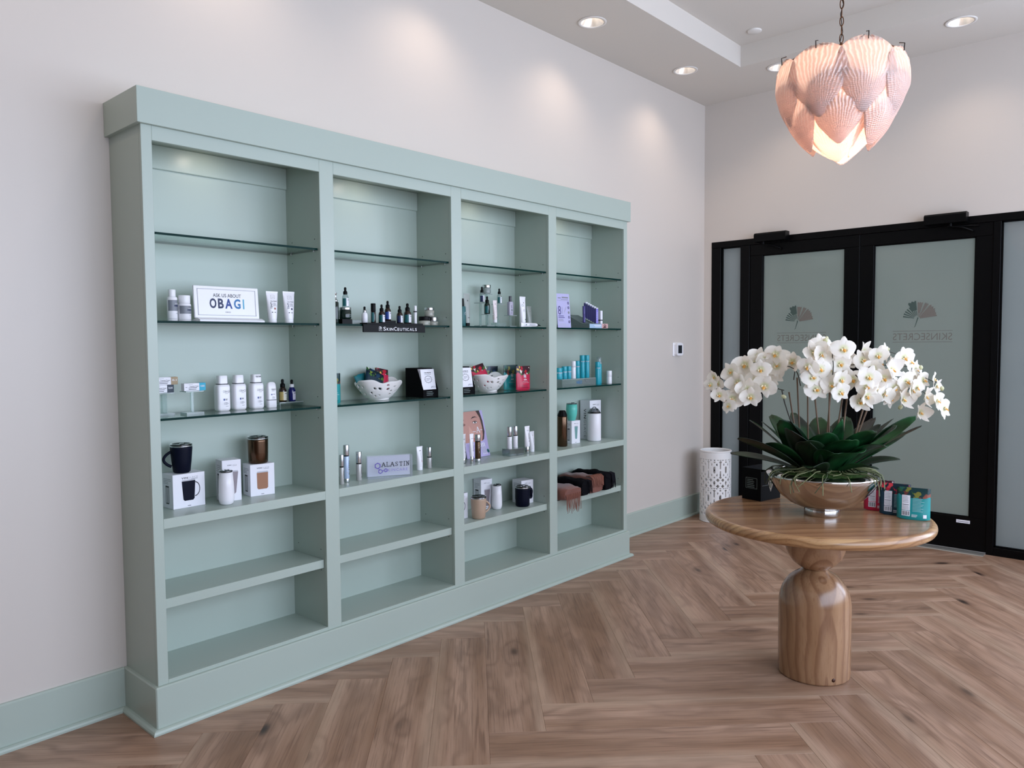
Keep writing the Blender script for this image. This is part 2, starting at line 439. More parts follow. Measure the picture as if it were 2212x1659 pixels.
rect(TX, XB, Y1, y, CEIL); rect(X0, TX, Y1, -4.55, CEIL); rect(X0, -3.3, -4.55, TY, CEIL)
rect(-3.3, TX, -4.55, TY, TZ)
for a, b in (((-3.3, TY), (TX, TY)), ((TX, TY), (TX, -4.55)), ((TX, -4.55), (-3.3, -4.55)), ((-3.3, -4.55), (-3.3, TY))):
    mb.add([(*a, CEIL), (*b, CEIL), (*b, TZ), (*a, TZ)], [(0, 1, 2, 3)])
ceiling = struct(mb.build('ceiling', m_ceil))
# roof slab above keeps daylight out
struct(MB().box(X0-0.12, XB+0.12, Y1-0.12, 0.12, 4.0, 4.1).build('trim_roof', m_ceil))

# floor: herringbone planks 229 x 1219 mm at 45 degrees
PW, PL = 0.2286, 1.2192
floor = struct(MB().box(X0-0.12, XB+0.6, Y1-0.12, 0.12, -0.06, -0.0075).build('floor', M('subfloor', '#6a5342', 0.7)))
OX, OY = 2.447, -1.473
def clip(poly, nx, ny, d):
    out = []
    for i in range(len(poly)):
        p, q = poly[i], poly[(i+1) % len(poly)]; a = nx*p[0]+ny*p[1]-d; b = nx*q[0]+ny*q[1]-d
        if a <= 0: out.append(p)
        if a*b < 0: t = a/(a-b); out.append((p[0]+t*(q[0]-p[0]), p[1]+t*(q[1]-p[1])))
    return out
def plank_mesh(poly):
    c = (sum(p[0] for p in poly)/len(poly), sum(p[1] for p in poly)/len(poly)); n = len(poly)
    g, b = 0.0002, 0.0009
    def inset(k):
        o = []
        for i in range(n):
            p0, p1, p2 = (Vector((*poly[(i+j-1) % n], 0)) for j in range(3))
            e1 = (p1-p0).normalized(); e2 = (p2-p1).normalized()
            n1 = Vector((-e1.y, e1.x, 0)); n2 = Vector((-e2.y, e2.x, 0)); d = n1+n2
            o.append(p1+d*(k/max(0.25, d.dot(n1))))
        return o
    A, B = inset(g), inset(g+b); mb = MB()
    mb.add([(p.x, p.y, 0.0) for p in B]+[(p.x, p.y, -0.0009) for p in A]+[(p.x, p.y, -0.0075) for p in A],
           [tuple(range(n))]+[(n+i, n+(i+1) % n, (i+1) % n, i) for i in range(n)]+[(2*n+i, 2*n+(i+1) % n, n+(i+1) % n, n+i) for i in range(n)])
    return mb
full = [(-PL/2, -PW/2), (PL/2, -PW/2), (PL/2, PW/2), (-PL/2, PW/2)]
fullmesh = plank_mesh(full).mesh('plank', m_oak)
FX0, FX1, FY0, FY1 = -2.0, XB+0.05, -4.7, -0.002
q2 = math.sqrt(0.5)
for row in range(-3, 4):
    for k in range(-30, 31):
        for typ in (0, 1):
            a0, b0 = (k*PW, k*PW) if typ == 0 else (k*PW-PW, k*PW)
            la, lb = (PL, PW) if typ == 0 else (PW, PL)
            ca, cb = a0+la/2+row*PL, b0+lb/2-row*PL
            cx, cy = OX+(ca+cb)*q2, OY+(cb-ca)*q2
            if not (FX0-1 < cx < FX1+1 and FY0-1 < cy < FY1+1): continue
            rz = -PI/4 if typ == 0 else PI/4
            fl = PI if (k*7+row*3+typ) % 2 else 0
            c, s_ = math.cos(rz+fl), math.sin(rz+fl)
            poly = full
            for nx, ny, d in ((1, 0, FX1), (-1, 0, -FX0), (0, 1, FY1), (0, -1, -FY0)):
                poly = clip(poly, nx*c+ny*s_, -nx*s_+ny*c, d-nx*cx-ny*cy)
                if len(poly) < 3: break
            if len(poly) < 3: continue
            ar = abs(sum(poly[i][0]*poly[(i+1) % len(poly)][1]-poly[(i+1) % len(poly)][0]*poly[i][1] for i in range(len(poly))))/2
            if ar < 0.0008: continue
            me = fullmesh if poly is full or ar > PL*PW*0.9999 else plank_mesh(poly).mesh('plank', m_oak)
            o = bpy.data.objects.new('plank', me); COL.objects.link(o); o.parent = floor
            o.location = (cx, cy, 0); o.rotation_euler = (0, 0, rz+fl)
# plain boards beyond the herringbone that the picture shows
mb = MB()
for (a, b, c, d) in ((X0, FX0, Y1, 0), (FX0, XB, Y1, FY0)): mb.box(a, b, c, d, -0.0075, -0.0005)
o = mb.build('floor_field', m_oak, floor)

# baseboards
def base(name, x0, x1, y0, y1, axis):
    mb = MB(); k, h, s_ = 0.0154, 0.1841, 0.0208
    pr = [(0, 0), (k+s_, 0), (k+s_, 0.008), (k+s_-0.004, 0.015), (k+s_-0.012, 0.019), (k, 0.0195), (k, h-0.006), (k-0.005, h), (0, h)]
    if axis == 'x': mb.prism([(-u, z) for u, z in pr][::-1], x0, x1, 'x')
    else: mb.prism([(XB-u, z) for u, z in pr][::-1], y0, y1, 'y')
    return struct(mb.build(name, m_sage))
base('baseboard_left', X0, 0.1110, 0, 0, 'x')
base('baseboard_right', 3.5004, XB, 0, 0, 'x')
base('baseboard_back', 0, 0, -0.0745, -0.037, 'y')

# ---------------------------------------------------------------- bookcase
BX0, BX1, FY = 0.1266, 3.4848, -0.3104
SW, ST, OS = 0.7608, 0.0770, 0.0419
LX = [BX0+OS+i*(SW+ST) for i in range(4)]; RX = [l+SW for l in LX]
ZG = (1.998, 1.648, 1.256); ZF, ZA = 0.8546, 0.5225
bc = thing('bookcase', 'tall sage green built-in bookcase with four bays against the white wall', 'bookcase', (1.8057, -0.16, 0))
def part(name, fn, mat=m_sage, parent=bc):
    mb = MB(); fn(mb); return mb.build(name, mat, parent, world=True)
y1 = FY+0.019
for i, (a, b) in enumerate([(BX0, LX[0]), (RX[0], LX[1]), (RX[1], LX[2]), (RX[2], LX[3]), (RX[3], BX1)]):
    part('stile', lambda mb: mb.box(a, b, FY, y1, 0.1841, 2.41, b=0.0012))
for i in range(4):
    part('top_rail', lambda mb: mb.box(LX[i], RX[i], FY, y1, 2.3481, 2.41, b=0.001))
    part('bottom_rail', lambda mb: mb.box(LX[i], RX[i], FY, y1, 0.1841, 0.1997, b=0.001))
    part('middle_rail', lambda mb: mb.box(LX[i], RX[i], FY, y1, 0.8138, ZF, b=0.001))
for x0, x1 in ((BX0, LX[0]-0.001), (RX[3]+0.001, BX1)):
    part('side_panel', lambda mb: mb.box(x0, x1, y1, -0.0005, 0.0005, 2.41))
for i in range(3):
    part('divider', lambda mb: mb.box(RX[i]+0.001, LX[i+1]-0.001, y1, -0.0228, 0.18, 2.405))
for i in range(4):
    a, b = LX[i]-0.001, RX[i]+0.001
    part('back_panel', lambda mb: mb.box(a, b, -0.0228, -0.006, 0.18, 2.41))
    part('deck', lambda mb: mb.box(a, b, y1, -0.0228, 0.18, 0.1997))
    part('fixed_shelf', lambda mb: mb.box(a, b, y1, -0.0228, 0.8138, ZF))
    part('nailing_strip', lambda mb: mb.box(a, b, -0.034, -0.0228, 2.303, 2.4045, b=0.003))
    o = part('wooden_shelf', lambda mb: mb.box(LX[i]+0.001, RX[i]-0.001, -0.2884, -0.0235, ZA-0.0395, ZA, b=0.001))
    def pins(o, z):
        for px in (LX[i]+0.006, RX[i]-0.006):
            for py in (-0.262, -0.07):
                mb = MB().lathe([(0, 0), (0.0042, 0), (0.0042, 0.006), (0, 0.006)], 8)
                mb.tf(Matrix.Translation((px, py, z-0.0062))); mb.v = [tuple(Vector(v)-o.location-bc.location) for v in mb.v]
                mb.build('shelf_pin', m_silver, o)
    pins(o, ZA-0.0395)
    for z in ZG:
        def gl(mb):
            x0, x1, ya, yb = LX[i]+0.002, RX[i]-0.002, -0.2884, -0.0300
            mb.box(x0, x1, ya, yb, z-0.0095, z)
            for k in range(6): mb.m[k] = 0 if k < 2 else 1
        o = part('glass_shelf', gl, [m_glass, m_glassedge]); pins(o, z-0.0095)
    # dark pin holes drilled up the sides
    def holes(mb):
        for sx, px in ((1, LX[i]-0.0008), (-1, RX[i]+0.0008)):
            for py in (-0.262, -0.07):
                for zc in (*ZG, ZA):
                    for dz in (0.045, -0.055):
                        z = zc+dz; n = 8
                        vs = [(px, py+0.0028*math.cos(2*PI*k/n), z+0.0028*math.sin(2*PI*k/n)) for k in range(n)]
                        mb.add(vs, [tuple(range(n)) if sx > 0 else tuple(range(n))[::-1]])
    part('pin_holes', holes, m_blackmatte)['kind'] = 'stuff'
    # small recessed light in the roof of each bay
    cx = (LX[i]+RX[i])/2-0.055
    def puck(mb): mb.lathe([(0.028, 0.0), (0.034, 0.0), (0.034, -0.005), (0.027, -0.006), (0.026, -0.002), (0, -0.002)][::-1], 20, (cx, -0.200, 2.404))
    mpk = M('puck_lens', '#fff6ea', 0.4); mpk.node_tree.nodes['Principled BSDF'].inputs['Emission Color'].default_value = (1, 0.9, 0.78, 1); mpk.node_tree.nodes['Principled BSDF'].inputs['Emission Strength'].default_value = 2.0
    part('puck_light', puck, mpk)
    spot('puck_lamp', (cx, -0.200, 2.394), 0.6, (1.0, 0.88, 0.76), 150, 0.9, 0.015, (0, 0.8, -1))
part('cornice', lambda mb: mb.box(0.108, 3.5035, -0.329, -0.0005, 2.4043, 2.5421, b=0.0012))
def plinth(mb):
    mb.box(0.1113, 3.5002, -0.3258, -0.0005, 0.0005, 0.1841, b=0.0045)
part('plinth', plinth)
def shoe(mb):
    pr = [(0, 0.0005), (0.0208, 0.0005), (0.0208, 0.008), (0.0165, 0.0155), (0.009, 0.019), (0, 0.0195)]
    x0, x1, yf, yb = 0.1113, 3.5002, -0.3258, -0.0005
    n = len(pr); rows = []
    for (px, py, dx, dy) in ((x0, yb, -1, 0), (x0, yf, -1, -1), (x1, yf, 1, -1), (x1, yb, 1, 0)):
        rows.append([(px+dx*u, py+dy*u, z) for u, z in pr])
    vs = [p for r in rows for p in r]
    fs = [(j*n+i, (j+1)*n+i, (j+1)*n+i+1, j*n+i+1) for j in range(3) for i in range(n-1)]
    mb.add(vs, fs)
part('shoe_moulding', shoe)

# ---------------------------------------------------------------- entrance: black frames, frosted panes
def frosted(name, c1):
    m = bpy.data.materials.new(name); m.use_nodes = True; t = T(m); nt = t.nt; nt.nodes.remove(t.b)
    out = nt.nodes['Material Output']
    tl = t.n('ShaderNodeBsdfTranslucent'); tl.inputs[0].default_value = (*c1, 1)
    df = t.n('ShaderNodeBsdfDiffuse'); df.inputs[0].default_value = (0.13, 0.14, 0.13, 1)
    ad = t.n('ShaderNodeAddShader'); t.lk(tl.outputs[0], ad.inputs[0]); t.lk(df.outputs[0], ad.inputs[1])
    gs = t.n('ShaderNodeBsdfGlossy', Roughness=0.06); fr = t.n('ShaderNodeFresnel', IOR=1.45)
    mx = t.n('ShaderNodeMixShader'); t.lk(fr.outputs[0], mx.inputs[0]); t.lk(ad.outputs[0], mx.inputs[1]); t.lk(gs.outputs[0], mx.inputs[2])
    t.lk(mx.outputs[0], out.inputs[0]); return m
m_frost = frosted('frosted_pane', (0.40, 0.43, 0.385)); m_frost_bright = frosted('frosted_pane_bright', (0.44, 0.46, 0.46))  # side panes: window reflection put into a paler, bluer glass colour
m_clearlogo = M('clear_glass_motif', '#76716a', 0.2, spec=0.2)
m_clearlogo_d = M('clear_glass_dark', '#4b5a54', 0.2, spec=0.2)
m_clearlogo_b = M('clear_glass_bright', '#a9c2bb', 0.2)
fx0, fx1 = XB-0.006, XB+0.10
mb = MB()
mb.box(fx0, fx1, DY1, DY0, 2.385, DH-0.0005, b=0.002)                      # head
for ya, yb in ((-0.165, DY0-0.0005), (-0.435, -0.352), (-2.297, -2.2505), (DY1+0.0005, DY1+0.07)): mb.box(fx0, fx1, ya, yb, 0.0005, 2.3845, b=0.002)
for ya, yb in ((-0.3525, -0.1645), (DY1+0.0695, -2.2965)): mb.box(fx0, fx1, ya, yb, 0.0005, 0.0589, b=0.002)
struct(mb.build('trim_door_frame', m_black))
for k, (ya, yb) in enumerate(((-0.352, -0.165), (DY1+0.07, -2.297))):
    w = struct(MB().box(XB+0.030, XB+0.040, ya, yb, 0.0589, 2.385).build('window_%d' % (k+1), m_frost_bright))
    bd = MB(); e = 0.011
    for a, b, c, d in ((ya, yb, 0.0589, 0.0589+e), (ya, yb, 2.385-e, 2.385), (ya, ya+e, 0.0589, 2.385), (yb-e, yb, 0.0589, 2.385)): bd.box(XB+0.016, XB+0.030, a, b, c, d)
    bd.build('glazing_bead', m_black, w)
def ginkgo(mb, cy, cz, sc):
    """fan shaped leaf with a stalk, mirrored as seen from inside; local x = -world y"""
    def fan(a0, a1, r0, r1, m, wav=0.0, n=8):
        pts = [(r0*math.cos(a0), r0*math.sin(a0))]
        for i in range(n+1):
            a = a0+(a1-a0)*i/n; r = r1*(1+wav*math.sin(i*2.1)); pts.append((r*math.cos(a), r*math.sin(a)))
        pts.append((r0*math.cos(a1), r0*math.sin(a1)))
        put_poly(mb, [(cy+sc*x, cz+sc*y) for x, y in pts], m)
    D = math.radians
    fan(D(8), D(30), 0.12, 0.95, 0, 0.03); fan(D(30), D(52), 0.12, 0.98, 0, 0.05); fan(D(56), D(68), 0.12, 0.96, 0, 0.04)
    fan(D(74), D(92), 0.35, 0.92, 0, 0.03); fan(D(96), D(122), 0.5, 1.0, 1, 0.04)
    for i in range(7):
        a = D(100+i*11); fan(a, a+D(6), 0.2, 0.78 if i > 1 else 0.48, 1, 0)
    for i in range(4):
        a = D(70+i*6.5); fan(a, a+D(3.2), 0.12, 0.36, 0, 0)
    put_poly(mb, [(cy-0.02*sc, cz+0.1*sc), (cy+0.03*sc, cz+0.05*sc), (cy-0.12*sc, cz-0.42*sc), (cy-0.20*sc, cz-0.5*sc), (cy-0.14*sc, cz-0.38*sc)], 1)
for k, (ya, yb, ga, gb, ly) in enumerate(((-1.3435, -0.4355, -1.2322, -0.5475, -0.881), (-2.2500, -1.3465, -2.1428, -1.4500, -1.797))):
    mb = MB(); d0, d1 = XB+0.004, XB+0.048
    mb.box(d0, d1, ya, yb, 2.2906, 2.3845, b=0.002); mb.box(d0, d1, ya, yb, 0.012, 0.2509, b=0.002)
    mb.box(d0, d1, ya, ga, 0.2509, 2.2906, b=0.002); mb.box(d0, d1, gb, yb, 0.2509, 2.2906, b=0.002)
    d = struct(mb.build('door_%d' % (k+1), m_black))
    px = XB+0.022
    MB().box(px, px+0.01, ga, gb, 0.2509, 2.2906).build('pane', m_frost, d)
    bd = MB(); e = 0.009
    for a, b, c, f in ((ga, gb, 0.2509, 0.2509+e), (ga, gb, 2.2906-e, 2.2906), (ga, ga+e, 0.2509, 2.2906), (gb-e, gb, 0.2509, 2.2906)): bd.box(px-0.010, px-0.0002, a, b, c, f, b=0.002)
    bd.build('glazing_bead', m_black, d)
    R = Matrix(((0, 1, 0, px-0.0006), (-1, 0, 0, 0), (0, 0, 1, 0), (0, 0, 0, 1)))
    lg = MB(); ginkgo(lg, -ly-0.03, 1.712, 0.135); lg.tf(R); lg.build('leaf_emblem', [m_clearlogo, m_clearlogo_d], d)
    tx = MB(); put_text(tx, 'SKINSECRETS', -ly, 1.578, 0.405, 0.052, bold=-0.008, mirror=True)
    for z in (1.621, 1.537): put_bar(tx, -ly-0.205, -ly+0.205, z-0.0014, z+0.0014)
    tx.tf(R); tx.build('lettering', [m_clearlogo], d)
    # closer on the frame head
    cy = (-0.649, -1.959)[k]
    c = thing('door_closer', ('black door closer above the door beside the shelf wall', 'black door closer above the door next to the right sidelight')[k], 'door closer', (XB-0.006, cy, 2.395), 0, 'overhead door closers')
    MB().prism([(-0.09, 0), (-0.006, 0), (-0.006, 0.072), (-0.075, 0.072), (-0.09, 0.058)][::-1], -0.137, 0.137, 'y').build('housing', m_black, c)
    sd = 1 if k == 0 else 1
    MB().tube([(-0.05, 0.02+0.05*(1-k*2), -0.001), (-0.05, 0.02+0.05*(1-k*2), -0.022)], 0.011, 10).build('spindle', m_black, c)
    yy = 0.02+0.05*(1-k*2)
    MB().tube([(-0.05, yy, -0.02), (-0.045, yy-0.075, -0.035), (-0.004, yy-0.13, -0.060)], 0.007, 6).build('arm', m_black, c)
    if k: MB().tube([(-0.05, yy+0.02, -0.02), (-0.03, yy-0.05, -0.022), (0.003, yy-0.17, -0.028)], 0.006, 6).build('arm', m_black, c)
    MB().tube([(-0.006, yy-0.13, -0.062), (0.008, yy-0.13, -0.062)], 0.010, 10).build('pivot_shoe', m_black, c)
st = MB().box(XB+0.0025, XB+0.0036, -2.147, -2.058, 0.206, 0.229).build('sticker', m_whitepaper, bpy.data.objects['door_2'])
MB().box(XB+0.0018, XB+0.0024, -2.139, -2.066, 0.2145, 0.2185).build('lettering', m_grey, st).location = (0, 0, 0)
struct(MB().prism([(XB-0.085, 0.0002), (XB-0.0065, 0.0002), (XB-0.0065, 0.011), (XB-0.05, 0.011), (XB-0.075, 0.006)], -2.2500, -0.4355, 'y').build('trim_threshold', m_alu))

# ---------------------------------------------------------------- downlights
m_trimwhite = M('downlight_trim', '#e6e2dd', 0.4)
m_baffle = M('downlight_reflector', '#e9e2da', 0.22, 0.5)
def emis(name, col, st):
    m = M(name, '#ffffff', 0.5); b = m.node_tree.nodes['Principled BSDF']
    b.inputs['Emission Color'].default_value = (*col, 1); b.inputs['Emission Strength'].default_value = st; return m
m_lens = emis('downlight_lens', (1.0, 0.93, 0.85), 6.0)
c0 = None
LABS = ['downlight by the shelf wall, out of view behind the camera', 'downlight by the shelf wall above the empty wall before the bookcase', 'downlight over the first bay of the bookcase',
        'downlight over the second bay of the bookcase', 'lit round downlight nearest the bookcase cornice', 'lit round downlight in the corner above the thermostat',
        'lit round downlight partly hidden by the glass pendant', 'lit round downlight with light streaks above the second door', 'downlight above the right sidelight']
for i, (x, y) in enumerate(CANS):
    if c0 is None:
        c0 = thing('ceiling_downlight', LABS[0], 'downlight', (x, y, CEIL), 0, 'ceiling downlights')
        MB().lathe([(0.0775, 0.002), (0.0785, 0.0), (0.095, -0.0015), (0.0945, -0.0045), (0.088, -0.006), (0.0765, -0.006), (0.0755, 0.0)], 40).build('trim_ring', m_trimwhite, c0)
        MB().lathe([(0.0755, -0.001), (0.066, 0.018), (0.052, 0.052)], 40).build('reflector', m_baffle, c0)
        MB().lathe([(0.0525, 0.050), (0.03, 0.046), (0, 0.045)], 40).build('lens', m_lens, c0)
    else: dup(c0, (x, y, CEIL), label=LABS[i])
sp = MB().lathe([(0, -0.006), (0.045, -0.006), (0.05, -0.003), (0.05, 0.004)], 32).build('sprinkler_cover', m_trimwhite, None, (4.2965, -0.8752, TZ-0.0042))
tag(sp, 'flat white round sprinkler cover plate on the raised ceiling', 'sprinkler')
# ceiling diffuser whose corner shows at the top edge
av = thing('air_diffuser', 'white square ceiling air diffuser with its corner at the top edge', 'air vent', (3.42, -1.52, TZ), 0)
fr = MB(); h = 0.3
for k, (r0, r1, z0) in enumerate(((0.26, 0.30, -0.012), (0.19, 0.225, -0.02), (0.12, 0.155, -0.028))):
    for a in range(4):
        R = Matrix.Rotation(a*PI/2, 4, 'Z'); f2 = MB().add([(-r1, -r1, -0.001), (r1, -r1, -0.001), (r0, -r0, z0), (-r0, -r0, z0), (-r1, -r1, -0.006), (r1, -r1, -0.006)], [(0, 1, 5, 4), (4, 5, 2, 3)]); f2.tf(R); fr.add(f2.v, f2.f)
fr.build('louvre', m_trimwhite, av)
MB().box(-0.115, 0.115, -0.115, 0.115, -0.018, -0.012).build('centre_plate', m_trimwhite, av)

# thermostat
th = thing('thermostat', 'small white square thermostat with a dark screen on the wall right of the bookcase', 'thermostat', (4.722, -0.0005, 1.488))
MB().box(-0.075, 0.075, -0.006, 0, -0.058, 0.058, b=0.003).build('wall_plate', m_white, th)
def rrect(w, h, r, n=5):
    p = []
    for cx, cy, a in ((w/2-r, h/2-r, 0), (-w/2+r, h/2-r, 1), (-w/2+r, -h/2+r, 2), (w/2-r, -h/2+r, 3)):
        p += [(cx+r*math.cos((a+i/n)*PI/2), cy+r*math.sin((a+i/n)*PI/2)) for i in range(n+1)]
    return p
b = MB().prism(rrect(0.106, 0.106, 0.02), -0.032, -0.006, 'y').build('body', m_white, th)
MB().box(-0.031, 0.031, -0.0335, -0.031, -0.034, 0.034).build('screen', M('screen_glass', '#20242b', 0.15), th)

# ================================================================ goods on the shelves
def lathe(name, prof, mat, parent, loc=(0, 0, 0), seg=24, ms=None):
    return MB().lathe(prof, seg, ms=ms).build(name, mat, parent, loc)
def rnd_prof(r, h, b=0.003, r2=None):
    r2 = r2 or r
    return [(0, 0), (r-b, 0), (r-b*0.3, b*0.3), (r, b), (r2, h-b), (r2-b*0.3, h-b*0.3), (r2-b, h), (0, h)]
def printed(parent, mats, fn, R=None, a0=0.0, y=0.0, name='lettering', loc=(0, 0, 0)):
    mb = MB(); fn(mb)
    if R: wrap(mb, R, 0.0006, a0)
    else: flatset(mb, y)
    return mb.build(name, mats, parent, loc)
def band(mb, R, a0, a1, z0, z1, m=0, n=8, eps=0.0003):
    a0, a1 = math.radians(a0), math.radians(a1)
    vs = []
    for i in range(n+1):
        a = a0+(a1-a0)*i/n; vs += [((R+eps)*math.sin(a), -(R+eps)*math.cos(a), z0), ((R+eps)*math.sin(a), -(R+eps)*math.cos(a), z1)]
    mb.add(vs, [(2*i, 2*i+2, 2*i+3, 2*i+1) for i in range(n)], m, True)
Z2, Z3, ZB, ZA2 = 1.6482, 1.2562, ZF+0.0003, ZA+0.0003
m_gloss = M('glossy_white_bottle', '#eeecf0', 0.22)
m_greyband = M('grey_label_band', '#7b7f88', 0.45)
m_amber = M('amber_glass', '#24120a', 0.08, spec=0.6)
m_dkgreen = M('dark_green_glass', '#0c211b', 0.08, spec=0.6)
m_rubber = M('black_rubber', '#09090b', 0.45, spec=0.15)
m_teal = M('teal_plastic', '#1f9fb0', 0.3)
m_tealprint = M('teal_print', '#155a5c', 0.4)
m_blueprint = M('blue_print', '#1f3f8a', 0.5)
m_midblue = M('mid_blue_print', '#2a6fa8', 0.5)
m_cobalt = M('cobalt_glass', '#141a5c', 0.1)
m_gold = M('gold_label', '#b39b5e', 0.4)
m_bronze = M('bronze_metal', '#665040', 0.22, 1.0)
m_navycoat = M('navy_powder_coat', '#080d1f', 0.5, spec=0.12)
m_cream = M('cream_paint', '#b89e88', 0.4)
m_aqua = M('aqua_enamel', '#5cc3b4', 0.3)
m_lid = glassy('clear_lid', '#a9adb0', 0.2, 0.04)
m_clearbottle = glassy('clear_bottle', '#d4dedd', 0.14, 0.03, haze=0.12)
m_frostjar = M('frosted_jar', '#a3a297', 0.25)
m_lilac = M('lilac_card', '#b9b5dd', 0.45)
m_violet = M('violet_card', '#4b4583', 0.4)
m_violetlt = M('violet_face', '#8d86d6', 0.4)
m_paleblue = M('pale_blue_card', '#a9c4dc', 0.4)
m_greycard = M('grey_card', '#6b7674', 0.5)

# --- bay one, upper glass shelf: bottles, sign and tubes
def cap_bottle(name, label, loc, r, h, rc, hc, fn=None, group=None):
    t = thing(name, label, 'bottle', loc, 0, group); hb = h-hc
    lathe('body', [(0, 0), (r-0.002, 0), (r, 0.002), (r, hb-0.006), (r-0.002, hb-0.002), (r-0.005, hb), (0, hb)], m_gloss, t)
    lathe('cap', rnd_prof(rc, hc, 0.0015), m_white, t, (0, 0, hb))
    if fn: fn(t, hb)
    return t
def lab(t, hb, r):
    mb = MB(); band(mb, r, -70, 75, hb*0.42, hb*0.86, 0, 12); mb.build('label_band', m_greyband, t)
    mb = MB(); band(mb, r, 0, 62, hb*0.60, hb*0.66, 0, 6, 0.0006); band(mb, r, 10, 62, hb*0.70, hb*0.73, 1, 6, 0.0006); band(mb, r, -70, 75, hb*0.10, hb*0.12, 1, 12, 0.0004); band(mb, r, 20, 70, hb*0.32, hb*0.335, 2, 6, 0.0006); mb.build('lettering', [m_navyink, m_ltgrey, m_grey], t)
cap_bottle('toner_bottle', 'taller white bottle with a grey label left of the slanted sign', (0.278, -0.2, Z2), 0.0205, 0.131, 0.0145, 0.029, lambda t, h: lab(t, h, 0.0205))
cap_bottle('pad_jar', 'shorter wide white bottle with a grey label beside the slanted sign', (0.327, -0.205, Z2), 0.026, 0.109, 0.0235, 0.033, lambda t, h: lab(t, h, 0.026))
sg = thing('counter_sign', 'white display sign reading ASK US ABOUT OBAGI in blue letters', 'sign', (0.5125, -0.215, Z2), math.radians(1))
sb = MB().prism([(-0.045, 0), (0.03, 0), (0.03, 0.006), (-0.02, 0.017), (-0.045, 0.008)][::-1], -0.148, 0.152, 'x').build('stand', m_white, sg)
tilt = Matrix.Translation((0, -0.004, 0.0162)) @ Matrix.Rotation(math.radians(-4), 4, 'X')
MB().box(-0.15, 0.15, -0.002, 0.008, 0, 0.138, b=0.002).tf(tilt).build('panel', m_white, sg)
fr = MB()
for a in ((-0.135, 0.135, 0.012, 0.0145), (-0.135, 0.135, 0.1235, 0.126), (-0.135, -0.1325, 0.012, 0.126), (0.1325, 0.135, 0.012, 0.126)): fr.box(a[0], a[1], -0.0035, -0.0019, a[2], a[3])
fr.tf(tilt).build('inner_frame', m_ltgrey, sg)
def sgn(mb):
    put_text(mb, 'ASK US ABOUT', 0, 0.099, 0.130, 0.0155, bold=0.004, m=0)
    for ch, x, w, m in (('O', -0.0665, 0.031, 1), ('B', -0.0310, 0.026, 1), ('A', 0.0055, 0.034, 2), ('G', 0.0455, 0.031, 3), ('I', 0.0755, 0.0062, 4)): put_text(mb, ch, x, 0.064, w, 0.043, bold=0.03, m=m)
    put_text(mb, 'OBAGI', 0, 0.027, 0.024, 0.006, m=5)
mb = MB(); sgn(mb); flatset(mb, -0.0026); mb.tf(tilt); mb.build('lettering', [m_ink, m_navyink, m_blueprint, m_midblue, M('light_blue_print', '#4aa3c4', 0.5), m_grey], sg)

def tube_geo(wt, wb, h, hc, d=0.36):
    """squeeze tube standing on its cap, crimped flat at the top"""
    def prof(v):
        w = wb+(wt-wb)*v**0.8; dd = max(0.0012, wb*(1-v**2.2)*0.98); return w/2, dd/2
    def fn(u, v):
        a, b = prof(v); t = 2*PI*u; return (a*math.cos(t), b*math.sin(t), hc+(h-hc)*v)
    return fn, prof
def tube(name, label, loc, wt, wb, h, hc, mat=None, mcap=None, cap_r=None, fn=None, mats=(), rz=0, group=None, flare=True, cat='tube'):
    t = thing(name, label, cat, loc, rz, group); mat = mat or m_gloss
    f, pr = tube_geo(wt, wb, h, hc)
    mb = MB(); mb.grid(f, 24, 14, True); n = len(mb.v); mb.add([mb.v[i] for i in range(24)], [tuple(range(24))[::-1]]); mb.add([f(i/24, 1) for i in range(24)], [tuple(range(24))]); mb.build('body', mat, t)
    MB().box(-wt/2, wt/2, -0.0011, 0.0011, h-0.001, h+0.006, b=0.0004).build('crimp', mat, t)
    cr = cap_r or wb/2*0.98
    lathe('cap', rnd_prof(cr, hc, 0.0015), mcap or m_white, t)
    if fn:
        mb = MB(); fn(mb); out = []
        for x, y, z in mb.v:
            v = min(1, max(0, (z-hc)/(h-hc))); a, b = pr(v); k = max(0.05, 1-(x/a)**2); out.append((x, -b*math.sqrt(k)-0.0006+y, z))
        mb.v = out; mb.build('lettering', list(mats), t)
    return t
def tint(m):
    def fn(mb):
        for a in ((-0.010, 0.010, 0.110, 0.1108), (-0.010, 0.010, 0.127, 0.1278), (-0.010, -0.0092, 0.110, 0.1278), (0.0092, 0.010, 0.110, 0.1278)): put_bar(mb, *a, 0)
        put_text(mb, 'OBAGI', 0, 0.1185, 0.012, 0.003, m=0)
        put_text(mb, 'Sun Shield', 0.003, 0.1, 0.030, 0.0055, m=1)
        put_text(mb, 'TINT', -0.0105, 0.080, 0.030, 0.0085, bold=0.02, m=1, vert=True)
        put_lines(mb, -0.002, 0.017, 0.091, 5, 0.0035, 0.0016, 0, 3)
        put_poly(mb, [(0.005+0.006*math.cos(a*PI/8)*(1 if a % 2 else 0.6), 0.066+0.006*math.sin(a*PI/8)*(1 if a % 2 else 0.6)) for a in range(16)], m)
        put_bar(mb, -0.0115, -0.006, 0.047, 0.051, 1); put_bar(mb, 0.001, 0.009, 0.047, 0.051, 0)
    return fn
m_terra = M('terracotta_print', '#a0503f', 0.5)
tube('tinted_sunscreen_tube', 'white squeeze tube marked TINT with reddish lettering, nearer the sign', (0.737, -0.2, Z2), 0.060, 0.040, 0.139, 0.017, fn=tint(2), mats=(m_grey, m_ink, m_terra), group='sunscreen tubes beside the sign')
tube('tinted_sunscreen_tube', 'white squeeze tube marked TINT with blue lettering, farther from the sign', (0.8235, -0.2, Z2), 0.062, 0.041, 0.142, 0.019, fn=tint(2), mats=(m_grey, m_navyink, m_navyink), group='sunscreen tubes beside the sign')

